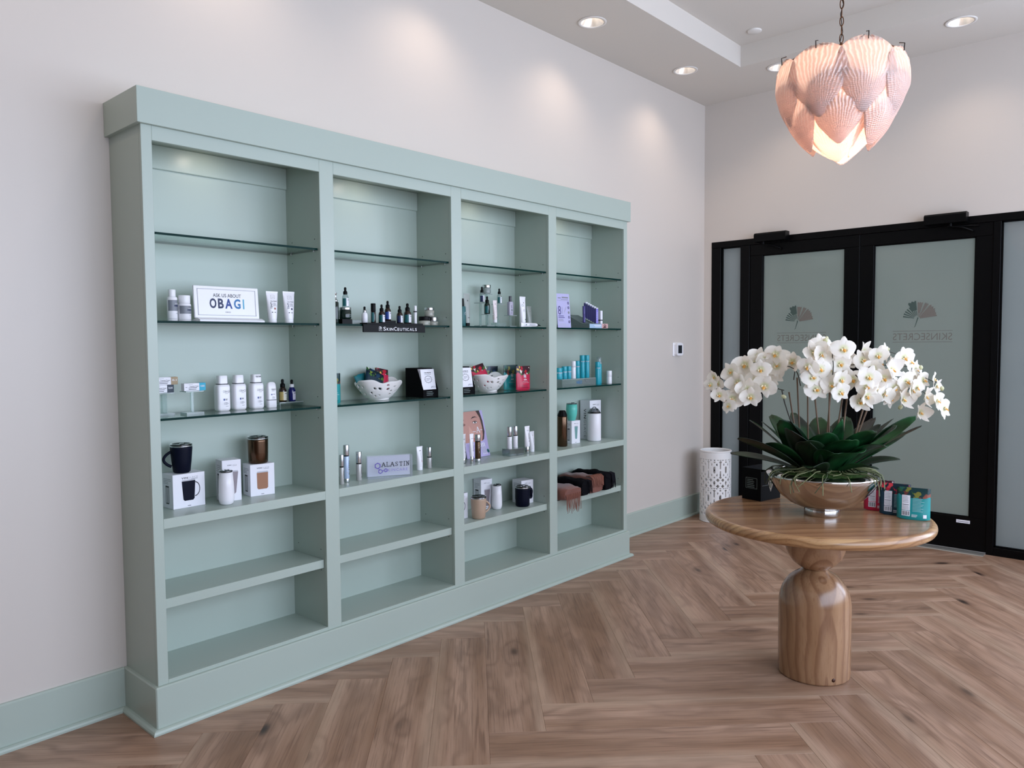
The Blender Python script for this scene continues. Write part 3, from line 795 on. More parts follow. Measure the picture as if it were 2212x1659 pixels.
# --- acrylic stands (post with base and top plates)
def tstand(label, loc, h, w, post=0.012, rz=0.0, d=None):
    d = d or w*0.8
    t = thing('acrylic_stand', label, 'display stand', loc, rz, 'clear acrylic display stands')
    def sl(z0, z1, w, d):
        mb = MB().box(-w/2, w/2, -d/2, d/2, z0, z1)
        for k in range(2, 6): mb.m[k] = 1
        return mb
    sl(0, 0.008, w, d).build('base_plate', [m_acrylic, m_acryledge], t)
    MB().box(-post/2, post/2, -post/2, post/2, 0.008, h-0.004, b=0.001).build('post', [m_acrylic], t)
    sl(h-0.004, h, w, d).build('top_plate', [m_acrylic, m_acryledge], t)
    return t
def carton(name, label, loc, w, d, h, rz=0.0, mat=None, group=None, cat='box'):
    t = thing(name, label, cat, loc, rz, group)
    MB().box(-w/2, w/2, -d/2, d/2, 0, h, b=0.0008).build('carton', mat or m_whitepaper, t)
    return t
def cream(label, loc, w, col, num, rz):
    t = carton('cream_carton', label, loc, w, 0.026, 0.032, rz, group='prescription cream cartons on acrylic stands')
    y = -0.013
    MB().box(w/2-0.028, w/2+0.0004, y-0.0004, 0.0134, -0.0000, 0.0324).build('colour_panel', col, t)
    def fn(mb):
        put_text(mb, 'Tretinoin Cream', -0.004, 0.019, 0.040, 0.0045, bold=0.01, m=0); put_lines(mb, -w/2+0.02, 0.01, 0.0125, 1, 0.004, 0.002, 0, 2)
        put_lines(mb, -w/2+0.02, 0.012, 0.006, 1, 0.004, 0.0022, 0, 5); put_bar(mb, -w/2+0.020, -0.01, 0.026, 0.027, 1); put_bar(mb, -w/2+0.006, -w/2+0.014, 0.014, 0.016, 1)
    printed(t, [m_ink, m_grey], fn, y=y-0.0006)
    printed(t, [m_whitepaper], lambda mb: put_text(mb, num, w/2-0.014, 0.019, 0.018, 0.0075, bold=0.02), y=y-0.001)
    return t
m_tan = M('tan_panel', '#a08a6a', 0.5); m_slate = M('slate_panel', '#2f3b4a', 0.5); m_cyan = M('cyan_panel', '#27a5c4', 0.5)
tstand('clear acrylic stand holding two stacked cream cartons, half hidden by the left stile', (0.262, -0.13, Z3), 0.0945, 0.066, 0.02)
cream('cream carton with a dark slate end, under the tan ended carton', (0.252, -0.13, Z3+0.0947), 0.096, m_slate, '0.05', math.radians(2))
cream('cream carton with a tan end on top of the slate ended carton', (0.270, -0.128, Z3+0.1273), 0.096, m_tan, '0.1', math.radians(-2))
tstand('clear acrylic stand holding the single carton with the bright cyan end', (0.362, -0.175, Z3), 0.099, 0.076, 0.012)
cream('cream carton with a bright cyan end alone on its acrylic stand', (0.371, -0.172, Z3+0.0993), 0.096, m_cyan, '0.025', math.radians(3))

# --- bay one, lower glass shelf: square white bottles
def squarish(w, d, z, r=0.012, n=4):
    return [(x, y, z) for x, y in rrect(w, d, r, n)]
def loft(mb, rows, m=0, sm=True, ms=None):
    n = len(rows[0]); o = []
    for r in rows: o += r
    base = len(mb.v); mb.v += [tuple(p) for p in o]
    for j in range(len(rows)-1):
        for i in range(n):
            mb.f.append((base+j*n+i, base+j*n+(i+1) % n, base+(j+1)*n+(i+1) % n, base+(j+1)*n+i)); mb.m.append(ms[j] if ms else m); mb.s.append(sm)
    mb.add(rows[0], [tuple(range(n))[::-1]], ms[0] if ms else m); mb.add(rows[-1], [tuple(range(n))], ms[-1] if ms else m)
    return mb
def sq_bottle(label, x, y, tester=False):
    t = thing('cleanser_bottle', label, 'bottle', (x, y, Z3), 0, 'square white bottles')
    hb = 0.118
    loft(MB(), [squarish(0.050, 0.040, 0.0), squarish(0.058, 0.046, 0.004), squarish(0.060, 0.048, 0.010), squarish(0.060, 0.048, hb-0.012), squarish(0.056, 0.044, hb-0.003), squarish(0.044, 0.036, hb)]).build('body', m_gloss, t)
    loft(MB(), [squarish(0.046, 0.038, hb-0.001, 0.01), squarish(0.046, 0.038, hb+0.003, 0.01)]).build('collar_ring', m_ink, t)
    loft(MB(), [squarish(0.044, 0.036, hb+0.003, 0.01), squarish(0.0415, 0.034, 0.154, 0.01), squarish(0.038, 0.031, 0.157, 0.009)]).build('cap', m_gloss, t)
    def fn(mb):
        put_text(mb, 'OBAGI', 0.008, 0.086, 0.030, 0.010, bold=-0.01, m=0, spacing=1.15); put_lines(mb, 0.002, 0.022, 0.077, 1, 0.004, 0.0015, 1, 1)
        put_bar(mb, -0.006, 0.000, 0.046, 0.0545, 2); put_lines(mb, 0.002, 0.017, 0.0525, 2, 0.004, 0.002, 0, 4)
        put_lines(mb, 0.000, 0.018, 0.037, 3, 0.004, 0.0016, 1, 8); put_bar(mb, -0.004, -0.003, 0.028, 0.038, 1); put_lines(mb, 0.004, 0.019, 0.020, 1, 0.004, 0.0016, 1, 9)
        if tester: put_text(mb, 'TESTER', 0.003, 0.147, 0.028, 0.0065, bold=0.02, m=0)
    mb = MB(); fn(mb); mb.v = [(x, y+(-0.0246 if z < 0.12 else -0.0196+(z-0.121)*0.04), z) for x, y, z in mb.v]
    mb.build('lettering', [m_ink, m_grey, m_blueprint], t)
sq_bottle('square white bottle leftmost of the row on the lower glass shelf', 0.522, -0.128)
sq_bottle('square white bottle in the middle of the row on the lower glass shelf', 0.602, -0.124)
sq_bottle('square white bottle whose cap is marked TESTER', 0.686, -0.130, True)
t = thing('sunscreen_bottle', 'small white rounded bottle standing on its cap right of the TESTER bottle', 'bottle', (0.756, -0.143, Z3))
loft(MB(), [squarish(0.043, 0.026, 0.0, 0.008), squarish(0.045, 0.028, 0.002, 0.008), squarish(0.045, 0.028, 0.034, 0.008)]).build('cap', m_gloss, t)
loft(MB(), [squarish(0.042, 0.026, 0.034, 0.008), squarish(0.042, 0.026, 0.037, 0.008)]).build('collar_ring', m_ink, t)
loft(MB(), [squarish(0.045, 0.028, 0.037, 0.008), squarish(0.044, 0.025, 0.09, 0.008), squarish(0.041, 0.018, 0.108, 0.006), squarish(0.033, 0.012, 0.116, 0.004), squarish(0.018, 0.008, 0.119, 0.003)]).build('body', m_gloss, t)
printed(t, [m_ink, m_grey, m_blueprint], lambda mb: (put_text(mb, 'OBAGI', 0.004, 0.085, 0.022, 0.007, bold=0.0), put_lines(mb, -0.005, 0.016, 0.077, 1, 0.003, 0.0014, 1, 1), put_bar(mb, -0.008, -0.003, 0.058, 0.064, 2), put_lines(mb, 0, 0.012, 0.062, 1, 0.003, 0.0016, 0, 2), put_lines(mb, -0.004, 0.014, 0.05, 3, 0.0035, 0.0013, 1, 3)), y=-0.0148)

def dropper(label, loc, r, h, mglass, mlabel=None, mcap=None, side=None, mcollar=None, group='dropper bottles', rz=0, lines=True):
    t = thing('dropper_bottle', label, 'bottle', loc, rz, group); hs = 0.50*h
    lathe('bottle', [(0, 0), (r-0.002, 0), (r, 0.002), (r, hs-0.004), (r*0.93, hs+0.004), (r*0.62, hs+0.013*h/0.1), (r*0.48, hs+0.016*h/0.1), (0, hs+0.016*h/0.1)], mglass, t)
    zc = hs+0.014*h/0.1
    lathe('collar', [(0, 0), (r*0.62, 0), (r*0.64, 0.002), (r*0.62, 0.14*h), (r*0.55, 0.15*h), (0, 0.15*h)], mcollar or mcap or m_rubber, t, (0, 0, zc), 20)
    zb = zc+0.15*h; hb = h-zb; rb = r*0.38
    lathe('bulb', [(0, 0), (rb*1.1, 0), (rb*1.1, hb*0.12), (rb*0.8, hb*0.2), (rb, hb*0.45), (rb*0.95, hb*0.8), (rb*0.6, hb*0.96), (0, hb)], mcap or m_rubber, t, (0, 0, zb), 16)
    if mlabel:
        mb = MB(); band(mb, r, -18, 75, 0.06*h, 0.44*h, 0, 10); mb.build('label', mlabel, t)
        mb = MB()
        band(mb, r, 0, 60, 0.36*h, 0.385*h, 0, 6, 0.0006); band(mb, r, 0, 50, 0.31*h, 0.33*h, 1, 6, 0.0006); band(mb, r, 2, 55, 0.24*h, 0.25*h, 1, 6, 0.0006); band(mb, r, 2, 45, 0.20*h, 0.21*h, 1, 6, 0.0006); band(mb, r, 35, 60, 0.10*h, 0.135*h, 0, 4, 0.0006)
        mb.build('lettering', [m_ink, m_ltgrey], t)
    if side:
        mb = MB(); band(mb, r, -85, -18, 0.06*h, 0.44*h, 0, 8); mb.build('side_label', side, t)
    return t
rs = thing('acrylic_riser', 'low clear acrylic riser under the two dropper bottles in the first bay', 'display stand', (0.912, -0.1, Z3), 0, 'clear acrylic display stands')
rs.location = (0.862, -0.1, Z3)
mb = MB().box(-0.064, 0.064, -0.045, 0.045, 0.016, 0.020)
for k in range(2, 6): mb.m[k] = 1
mb.build('top_plate', [m_acrylic, m_acryledge], rs)
for sx in (-1, 1): MB().box(sx*0.064, sx*0.060, -0.045, 0.045, 0, 0.016).build('leg_panel', [m_acrylic], rs)
dropper('amber dropper bottle with a gold and white label on the acrylic riser', (0.842, -0.1, Z3+0.0203), 0.0185, 0.108, m_amber, M('white_gold_label', '#ddd8c8', 0.5), side=m_gold)
dropper('cobalt blue dropper bottle with a white collar on the acrylic riser', (0.892, -0.1, Z3+0.0203), 0.0175, 0.104, m_cobalt, M('pale_label', '#c9c4d6', 0.5), m_rubber, mcollar=m_white)

# --- drinkware with its boxes
def mugpic(mb, cx, z0, w, h, m, handle=0, mh=1, taper=0.82, lid=2):
    pts = [(cx-w/2*taper+0.006, z0), (cx+w/2*taper-0.006, z0), (cx+w/2*taper, z0+0.006), (cx+w/2, z0+h), (cx-w/2, z0+h), (cx-w/2*taper, z0+0.006)]
    put_poly(mb, pts, m)
    put_poly(mb, [(cx-w/2, z0+h), (cx+w/2, z0+h), (cx+w/2-0.002, z0+h+0.006), (cx-w/2+0.002, z0+h+0.006)], lid)
    if handle:
        n = 12; R1, R2 = handle, handle-0.003; zc = z0+h*0.55
        for i in range(n):
            a, b = -PI/2+PI*i/n, -PI/2+PI*(i+1)/n; x0 = cx+w/2-0.003
            put_poly(mb, [(x0+R2*math.cos(a), zc+R2*1.35*math.sin(a)), (x0+R1*math.cos(a), zc+R1*1.35*math.sin(a)), (x0+R1*math.cos(b), zc+R1*1.35*math.sin(b)), (x0+R2*math.cos(b), zc+R2*1.35*math.sin(b))], mh)
def brand(mb, x, z, w):
    vs, fs, a1 = text_geo('VIN', 0.012, 1.15); h = w*0.105
    put_text(mb, 'VIN', x-w*0.30, z, w*0.36, h, bold=0.015, m=0, spacing=1.15); put_text(mb, 'GLACE', x+w*0.19, z, w*0.62, h, bold=-0.014, m=3, spacing=1.15)
    put_bar(mb, x+w*0.1, x+w*0.48, z-h*0.95, z-h*0.75, 3)
def gift_box(label, loc, w, d, h, rz, pic, side=True, word=None):
    t = carton('drinkware_box', label, loc, w, d, h, rz, group='white drinkware boxes')
    mb = MB(); brand(mb, w*0.02, h*0.875, w*0.52); pic(mb); put_bar(mb, -0.008, 0.006, h*0.045, h*0.058, 1); flatset(mb, -d/2-0.0005)
    mb.build('print', [m_ink, m_navycoat, m_ltgrey, m_grey, m_bronzepr, m_greypr, m_aquapr], t)
    if side:
        mb = MB(); put_lines(mb, -d*0.36, d*0.34, h*0.86, 4, h*0.045, 0.0018, 3, 2)
        for a in ((-0.017, -0.014), (0.010, 0.013), (-0.006, -0.003), (0.002, 0.004)): put_bar(mb, a[0], a[1], h*0.16, h*0.62, 0)
        put_bar(mb, -0.017, 0.013, h*0.62, h*0.66, 0); put_bar(mb, -0.015, 0.011, h*0.13, h*0.16, 0); flatset(mb, -w/2-0.0005); mb.tf(Matrix.Rotation(-PI/2, 4, 'Z')); mb.build('side_print', [m_ink, m_navycoat, m_ltgrey, m_grey], t)
    return t
m_bronzepr = M('bronze_print', '#9a6a4c', 0.45); m_greypr = M('grey_picture', '#8c8288', 0.5); m_aquapr = M('aqua_print', '#6f9a98', 0.5)
gift_box('white box with a navy mug pictured, under the navy mug in the first bay', (0.342, -0.117, ZB), 0.142, 0.094, 0.146, math.radians(2), lambda mb: mugpic(mb, -0.002, 0.030, 0.060, 0.084, 1, 0.024, 0))
gift_box('tall white box with a grey flute pictured, behind the white flute in the first bay', (0.533, -0.145, ZB), 0.084, 0.080, 0.184, math.radians(-8), lambda mb: mugpic(mb, 0.002, 0.032, 0.054, 0.098, 5, 0, 0, 0.6))
gift_box('white box with a bronze tumbler pictured, under the bronze tumbler', (0.690, -0.128, ZB), 0.116, 0.084, 0.146, math.radians(-6), lambda mb: mugpic(mb, 0.0, 0.030, 0.054, 0.076, 4, 0, 0, 0.96))
def mug(name, label, loc, R, h, mat, taper=0.8, handle=None, rz=0, hr=0.03, group='insulated cups', blocky=False):
    t = thing(name, label, 'mug' if handle else 'tumbler', loc, rz, group); r0 = R*taper
    hb = h-0.014
    lathe('cup', [(0, 0), (r0-0.006, 0), (r0, 0.006), (R*(taper+0.55*(1-taper)), hb*0.45), (R, hb*0.92), (R, hb), (R-0.002, hb+0.0005), (0, hb+0.0005)], mat, t, seg=36)
    lathe('rim', [(R-0.002, hb), (R+0.0008, hb), (R+0.0008, hb+0.005), (R-0.004, hb+0.006)], m_silver, t, seg=36)
    lathe('lid', [(R-0.001, hb+0.004), (R+0.001, hb+0.006), (R+0.001, hb+0.011), (R-0.003, hb+0.013), (R*0.85, hb+0.0115), (R*0.8, hb+0.008), (0, hb+0.008)], m_smoke, t, seg=36)
    MB().box(-0.010, 0.010, -R*0.6, -R*0.15, hb+0.008, hb+0.015, b=0.002).build('slider', m_smoke, t)
    if handle:
        sx = handle
        if blocky:
            MB().tube([(sx*R*0.95, 0, hb*0.88), (sx*(R+hr*0.9), 0, hb*0.88), (sx*(R+hr), 0, hb*0.80), (sx*(R+hr), 0, hb*0.45), (sx*(R+hr*0.85), 0, hb*0.40), (sx*R*0.93, 0, hb*0.40)], 0.0075, 8).build('handle', mat, t)
        else:
            pts = [(sx*(R*0.93+hr*math.sin(PI*i/12)**0.8), 0, hb*0.82-(hb*0.56)*i/12) for i in range(13)]
            MB().tube(pts, 0.0062, 8).build('handle', mat, t)
    return t
mug('travel_mug', 'navy mug with a clear lid and left handle standing on its box', (0.335, -0.118, ZB+0.1463), 0.045, 0.127, m_navycoat, 0.78, -1, math.radians(-12))
mug('bronze_tumbler', 'shiny bronze tumbler with a clear lid standing on its box', (0.690, -0.128, ZB+0.1463), 0.046, 0.126, m_bronze, 0.95)
def flute(label, loc, R, h):
    t = thing('flute_tumbler', label, 'tumbler', loc, 0, 'insulated cups'); hb = h-0.010
    lathe('cup', [(0, 0), (R*0.66, 0), (R*0.86, 0.006), (R*0.98, 0.022), (R, 0.045), (R*0.95, hb*0.62), (R*0.84, hb), (R*0.78, hb+0.001), (0, hb+0.001)], m_gloss, t, seg=32)
    lathe('lid', [(R*0.80, hb), (R*0.86, hb+0.002), (R*0.86, hb+0.007), (R*0.78, hb+0.010), (0, hb+0.008)], m_smoke, t, seg=32)
    MB().box(-0.008, 0.008, -R*0.55, 0.0, hb+0.0085, hb+0.014, b=0.002).build('slider', m_smoke, t)
flute('white flute tumbler with a smoky lid in front of its tall box', (0.478, -0.228, ZB), 0.0335, 0.150)

# --- bay two, upper glass shelf
dp = thing('serum_display', 'black stepped serum display with a front plate lettered SKINCEUTICALS', 'display stand', (1.377, -0.2, Z2))
MB().box(-0.17, 0.20, -0.085, 0.045, 0, 0.008, b=0.001).build('base_tray', m_black, dp)
MB().box(0.005, 0.085, 0.0, 0.04, 0.008, 0.024, b=0.001).build('step', m_black, dp)
MB().box(-0.202, 0.202, -0.099, -0.091, -0.040, -0.004, b=0.001).build('front_plate', m_black, dp)
MB().box(-0.202, 0.202, -0.0985, -0.0892, -0.0045, -0.0005).build('front_lip', m_black, dp)
def sk(mb):
    x = -0.078
    for ch, w, h in (('S', 0.016, 0.019), ('K', 0.0145, 0.0145), ('I', 0.004, 0.0145), ('N', 0.0145, 0.0145), ('C', 0.018, 0.019), ('E', 0.0115, 0.0145), ('U', 0.0145, 0.0145), ('T', 0.0135, 0.0145), ('I', 0.004, 0.0145), ('C', 0.014, 0.0145), ('A', 0.0155, 0.0145), ('L', 0.0115, 0.0145), ('S', 0.0115, 0.0145)):
        put_text(mb, ch, x+w/2, -0.022-(0.019-h)/2, w, h, bold=0.004); x += w+0.0048
        if ch in 'KINTLEUA' and ch != 'I':
            pass
    for s_ in (0, 1):
        put_poly(mb, [(-0.104+0.0*s_, -0.012-0.010*s_), (-0.100, -0.0115-0.010*s_), (-0.092, -0.0125-0.008*s_), (-0.086, -0.018-0.006*s_), (-0.092, -0.0165-0.008*s_), (-0.099, -0.0165-0.009*s_)][::-1])
    for a in ((-0.106, -0.0855, -0.0325, -0.0315), (-0.106, -0.105, -0.0325, -0.012)): put_bar(mb, *a)
mb = MB(); sk(mb); flatset(mb, -0.0996); mb.build('lettering', [m_white], dp)
t = thing('pump_bottle', 'dark green pump bottle at the far left behind the stile of the second bay', 'bottle', (1.083, -0.2, Z2))
lathe('body', rnd_prof(0.016, 0.108, 0.002), m_dkgreen, t); lathe('pump', [(0, 0), (0.011, 0), (0.011, 0.012), (0.006, 0.013), (0.006, 0.040), (0.009, 0.042), (0.009, 0.047), (0, 0.048)], m_silver, t, (0, 0, 0.108))
rz_ = thing('tiered_riser', 'low mirrored black riser with grey steps at the left of the second bay', 'display stand', (1.150, -0.2, Z2))
MB().box(-0.050, 0.010, -0.03, 0.03, 0.0, 0.026, b=0.001).build('high_step', m_black, rz_); MB().box(0.010, 0.066, -0.03, 0.03, 0.0, 0.022, b=0.001).build('low_step', M('grey_step', '#6f7873', 0.3), rz_)
def jar(label, loc, r, h, hl, mj, ml, group='cream jars', gap=True):
    t = thing('cream_jar', label, 'jar', loc, 0, group)
    lathe('jar', [(0, 0), (r-0.004, 0), (r-0.001, 0.003), (r, 0.007), (r, h-hl-0.003), (r-0.003, h-hl), (0, h-hl)], mj, t)
    lathe('lid', [(0, 0), (r*0.97, 0), (r*0.985, 0.001), (r*0.985, hl-0.002), (r*0.96, hl), (0, hl)], ml, t, (0, 0, h-hl))
    mb = MB(); band(mb, r, 0, 58, (h-hl)*0.42, (h-hl)*0.5, 0, 6); band(mb, r, 10, 48, (h-hl)*0.25, (h-hl)*0.31, 0, 6); mb.build('lettering', m_greycard, t)
    return t
jar('dark green jar with a silver lid on the left riser under a clear dropper', (1.140, -0.2, Z2+0.0262), 0.030, 0.058, 0.013, m_dkgreen, m_silver)
dropper('clear dropper bottle with a teal label standing on the dark green jar', (1.1425, -0.2, Z2+0.0844), 0.0165, 0.100, m_clearbottle, m_whitepaper, side=m_tealprint)
dropper('small white dropper bottle with a silver collar left of the black tube', (1.255, -0.205, Z2+0.0082), 0.0155, 0.084, m_gloss, None, m_rubber, mcollar=m_silver)
t = thing('serum_tube', 'black cylindrical serum bottle between the white dropper and the amber droppers', 'bottle', (1.310, -0.205, Z2+0.0082))
lathe('body', rnd_prof(0.0125, 0.058, 0.0015), m_amber, t); lathe('cap', rnd_prof(0.0125, 0.043, 0.0015), m_rubber, t, (0, 0, 0.0585))
mb = MB(); band(mb, 0.0125, -80, -15, 0.006, 0.055); mb.build('side_label', m_tealprint, t)
dropper('amber dropper bottle with a teal side label, first of four in the row', (1.364, -0.205, Z2+0.0082), 0.0165, 0.098, m_amber, m_whitepaper, side=m_tealprint)
dropper('amber dropper bottle raised on the black step, second of four', (1.424, -0.18, Z2+0.0242), 0.0170, 0.104, m_amber, m_whitepaper, side=m_blueprint)
dropper('shorter amber dropper bottle with a navy side label, third of four', (1.484, -0.205, Z2+0.0082), 0.0165, 0.094, m_amber, m_whitepaper, side=m_navyink)
dropper('largest amber dropper bottle with a teal side label, fourth of four', (1.538, -0.205, Z2+0.0082), 0.0200, 0.110, m_amber, m_whitepaper, side=m_tealprint)
t = thing('brightening_pen', 'slim white pen shaped bottle right of the four amber droppers', 'bottle', (1.597, -0.2, Z2))
lathe('body', rnd_prof(0.0085, 0.072, 0.001), m_gloss, t); lathe('collar', rnd_prof(0.0098, 0.005, 0.0008), m_rubber, t, (0, 0, 0.072)); lathe('cap', rnd_prof(0.008, 0.030, 0.001), m_gloss, t, (0, 0, 0.077))
printed(t, [m_ink], lambda mb: put_text(mb, 'RENEWAL', 0.003, 0.036, 0.04, 0.004, vert=True), R=0.0085)
jar('frosted jar with a black lid, lower left of three jars', (1.666, -0.195, Z2), 0.0315, 0.050, 0.022, m_frostjar, m_rubber)
jar('frosted jar with a silver lid, lower right of three jars', (1.731, -0.195, Z2), 0.0275, 0.048, 0.024, m_frostjar, m_silver)
jar('frosted jar with a silver lid stacked on the two lower jars', (1.703, -0.195, Z2+0.0502), 0.0275, 0.050, 0.015, m_frostjar, m_silver)

# --- printed stand-up pouches
def floral(name, base, dk, cols):
    m = M(name, base, 0.33); t = T(m); co = t.co('Object'); sp = t.n('ShaderNodeSeparateXYZ'); t.lk(co, sp.inputs[0])
    vo = t.n('ShaderNodeTexVoronoi', Scale=34.0, Randomness=0.9); nz = t.n('ShaderNodeTexNoise', Scale=26.0, Detail=2.0); t.lk(co, nz.inputs['Vector'])
    t.lk(t.mix(0.06, co, nz.outputs['Color']), vo.inputs['Vector'])
    cs = t.n('ShaderNodeSeparateColor', Color=vo.outputs['Color'])
    rp = t.n('ShaderNodeValToRGB'); rp.color_ramp.interpolation = 'CONSTANT'; t.lk(cs.outputs[0], rp.inputs[0])
    e = rp.color_ramp.elements; e[0].position = 0.0; e[0].color = (*lin(cols[0]), 1); e[1].position = 0.95; e[1].color = (*lin(cols[-1]), 1)
    for i, c in enumerate(cols[1:]):
        q = e.new((i+1)/len(cols)); q.color = (*lin(c), 1)
    edge = t.sm(vo.outputs['Distance'], 0.42, 0.5)
    art = t.mix(edge, rp.outputs[0], lin(dk))
    n2 = t.n('ShaderNodeTexNoise', Scale=22.0, Detail=1.0); t.lk(co, n2.inputs['Vector'])
    top = t.ma('GREATER_THAN', t.ma('ADD', sp.outputs[2], t.ma('MULTIPLY', t.ma('SUBTRACT', n2.outputs['Fac'], 0.5), 0.07)), 0.103)
    t.lk(t.mix(top, lin(base), art), t.b.inputs['Base Color']); return m
m_pteal = floral('teal_pouch', '#1f8f90', '#14383a', ('#4f6b2a', '#6d3a33', '#2c5c3c', '#7d7a35', '#1f5a55', '#8a4a3a'))
m_pred = floral('red_pouch', '#c01f45', '#3a1020', ('#2f5d33', '#e8dfd0', '#d8b44a', '#b5172f', '#4a2a52', '#3d6b2d'))
m_pnavy = floral('navy_pouch', '#123a4c', '#0c2733', ('#c4283c', '#b81f36', '#d13a45', '#8f1f32', '#c72b40'))
m_pgreen = floral('green_print_pouch', '#15303f', '#0d1d2c', ('#6f8a2c', '#86982f', '#2f5d33', '#1a3a55', '#d8d2c0', '#4c7a2c'))
def pouch(label, loc, w, h, rz, mat, d=0.05, tilt=0.0, back=True, front=False, group='printed foil pouches'):
    t = thing('foil_pouch', label, 'pouch', loc, rz, group)
    def sec(z):
        v = z/h; dd = max(0.0016, d*(1-v)**0.75*(0.35+0.65*min(1, v*6+0.35))); return dd
    mb = MB(); N = 10; rows = []
    for j in range(13):
        z = h*j/12; dd = sec(z); r = []
        for i in range(N+1): x = -w/2+w*i/N; k = (1-abs(2*i/N-1)**3); r.append((x, -dd/2*k-0.0006, z+0.004*(1-k)*(1 if j == 0 else 0)))
        for i in range(N+1): x = w/2-w*i/N; k = (1-abs(2*i/N-1)**3); r.append((x, dd/2*k+0.0006, z+0.004*(1-k)*(1 if j == 0 else 0)))
        rows.append(r)
    loft(mb, rows)
    Rt = Matrix.Rotation(tilt, 4, 'X'); mb.tf(Rt); mb.build('pouch', mat, t)
    pr = MB()
    if back:
        put_bar(pr, -w*0.34, -w*0.09, h*0.30, h*0.76, 0); put_bar(pr, -w*0.34, -w*0.09, h*0.12, h*0.285, 0)
        for i in range(9): put_bar(pr, -w*0.33+i*w*0.025, -w*0.33+i*w*0.025+w*0.014*(0.5+(i*7 % 3)*0.4), h*0.14, h*0.265, 1)
        put_lines(pr, -w*0.32, -w*0.11, h*0.72, 5, h*0.045, h*0.012, 2, 3); put_bar(pr, -w*0.32, -w*0.13, h*0.46, h*0.475, 1); put_lines(pr, -w*0.32, -w*0.11, h*0.42, 3, h*0.04, h*0.01, 2, 5)
        put_lines(pr, -w*0.02, w*0.38, h*0.66, 10, h*0.042, h*0.014, 3, 7); put_bar(pr, w*0.30, w*0.40, h*0.08, h*0.19, 0); put_lines(pr, -w*0.04, w*0.18, h*0.17, 3, h*0.03, h*0.012, 0, 9)
    if front:
        n = 20
        for i in range(n):
            a, b = 2*PI*i/n, 2*PI*(i+1)/n; put_poly(pr, [(0.10*w*math.cos(a)*q, h*0.58+0.10*w*math.sin(a)*q) for q in (0.88,)]+[(0.10*w*math.cos(a), h*0.58+0.10*w*math.sin(a)), (0.10*w*math.cos(b), h*0.58+0.10*w*math.sin(b)), (0.088*w*math.cos(b), h*0.58+0.088*w*math.sin(b))], 0)
        for a in (PI/6, PI/2, 5*PI/6): put_poly(pr, [(0.012*w*math.cos(a+PI/2)+s_*0.07*w*math.cos(a), h*0.58+0.012*w*math.sin(a+PI/2)+s_*0.07*w*math.sin(a)) for s_ in (-1, 1)]+[(-0.012*w*math.cos(a+PI/2)+s_*0.07*w*math.cos(a), h*0.58-0.012*w*math.sin(a+PI/2)+s_*0.07*w*math.sin(a)) for s_ in (1, -1)], 0)
        put_bar(pr, -w*0.10, w*0.10, h*0.415, h*0.445, 0); put_bar(pr, -w*0.2, w*0.2, h*0.355, h*0.365, 3); put_bar(pr, -w*0.27, w*0.27, h*0.30, h*0.306, 0); put_lines(pr, -w*0.26, w*0.3, h*0.2, 3, h*0.05, h*0.012, 1, 4)
    if pr.v:
        q = MB()
        for f, mi in zip(pr.f, pr.m):
            P = [Vector(pr.v[i]) for i in f]
            if len(P) != 4: q.add(P, [tuple(range(len(P)))], mi); continue
            nx = max(1, int((P[1]-P[0]).length/0.006)); nz = max(1, int((P[3]-P[0]).length/0.008))
            q.grid(lambda u, v: tuple(P[0].lerp(P[1], u).lerp(P[3].lerp(P[2], u), v)), nx, nz, m=mi, sm=False)
        pr = q; out = []
        for x, y, z in pr.v:
            dd = sec(z); k = 1-abs(2*x/w)**3; out.append((x, -dd/2*k-0.0016+y, z))
        pr.v = out; pr.tf(Rt); pr.build('label_print', [m_whitepaper, m_ink, m_grey, M('pale_print', '#9cc4c8', 0.5)], t)
    return t
pouch('teal foil pouch half hidden by the stile at the left of the second bay', (1.058, -0.20, Z3), 0.092, 0.150, math.radians(2), m_pteal, front=True, back=False)

# --- white coral bowls
rb_ = random.Random(5)
HOLES = []
while len(HOLES) < 40:
    c = (rb_.uniform(0, 1), rb_.uniform(0.30, 0.86), rb_.uniform(0.012, 0.024))
    if all(math.hypot(min(abs(c[0]-h[0]), 1-abs(c[0]-h[0]))*0.78, (c[1]-h[1])*0.17) > (c[2]+h[2])*0.62+0.006 for h in HOLES): HOLES.append(c)
m_ceramic = M('white_ceramic', '#e8e6e4', 0.4)
bowlmesh = None
def coral_bowl(label, loc, rz):
    global bowlmesh
    t = thing('coral_bowl', label, 'bowl', loc, rz, 'white coral bowls')
    if bowlmesh is None:
        def fn(u, v):
            a = 2*PI*u; w = v**2
            r = 0.050+0.100*(v**0.8); lob = 0.012*w*math.sin(4*a+0.9)+0.012*w*math.sin(2*a+2.0)
            z = 0.002+0.094*v**1.25+w*(0.009*math.sin(4*a+0.9)+0.007*math.sin(2*a+0.3)+0.003*math.sin(9*a))
            return ((r+lob)*math.cos(a)*1.0, (r+lob)*math.sin(a)*0.76, max(0.002, z))
        def keep(i, j):
            u, v = (i+0.5)/150, (j+0.5)/40
            for hu, hv, hr in HOLES:
                du = min(abs(u-hu), 1-abs(u-hu))*0.78; dv = (v-hv)*0.17
                if du*du+dv*dv < (hr*0.5)**2: return False
            return True
        mb = MB(); mb.grid(fn, 150, 40, True, keep=keep); mb.solid(0.0065)
        mb.lathe([(0, 0.0), (0.052, 0.0), (0.056, 0.004), (0.048, 0.0075), (0, 0.0075)], 40); 
        n0 = len(mb.v)-1
        mb.v = [v if k < len(mb.v)-122 else v for k, v in enumerate(mb.v)]
        bowlmesh = mb.mesh('bowl', m_ceramic)
    o = bpy.data.objects.new('bowl', bowlmesh); COL.objects.link(o); o.parent = t
    return t
coral_bowl('white pierced coral bowl of pouches in the second bay', (1.372, -0.158, Z3), math.radians(20))
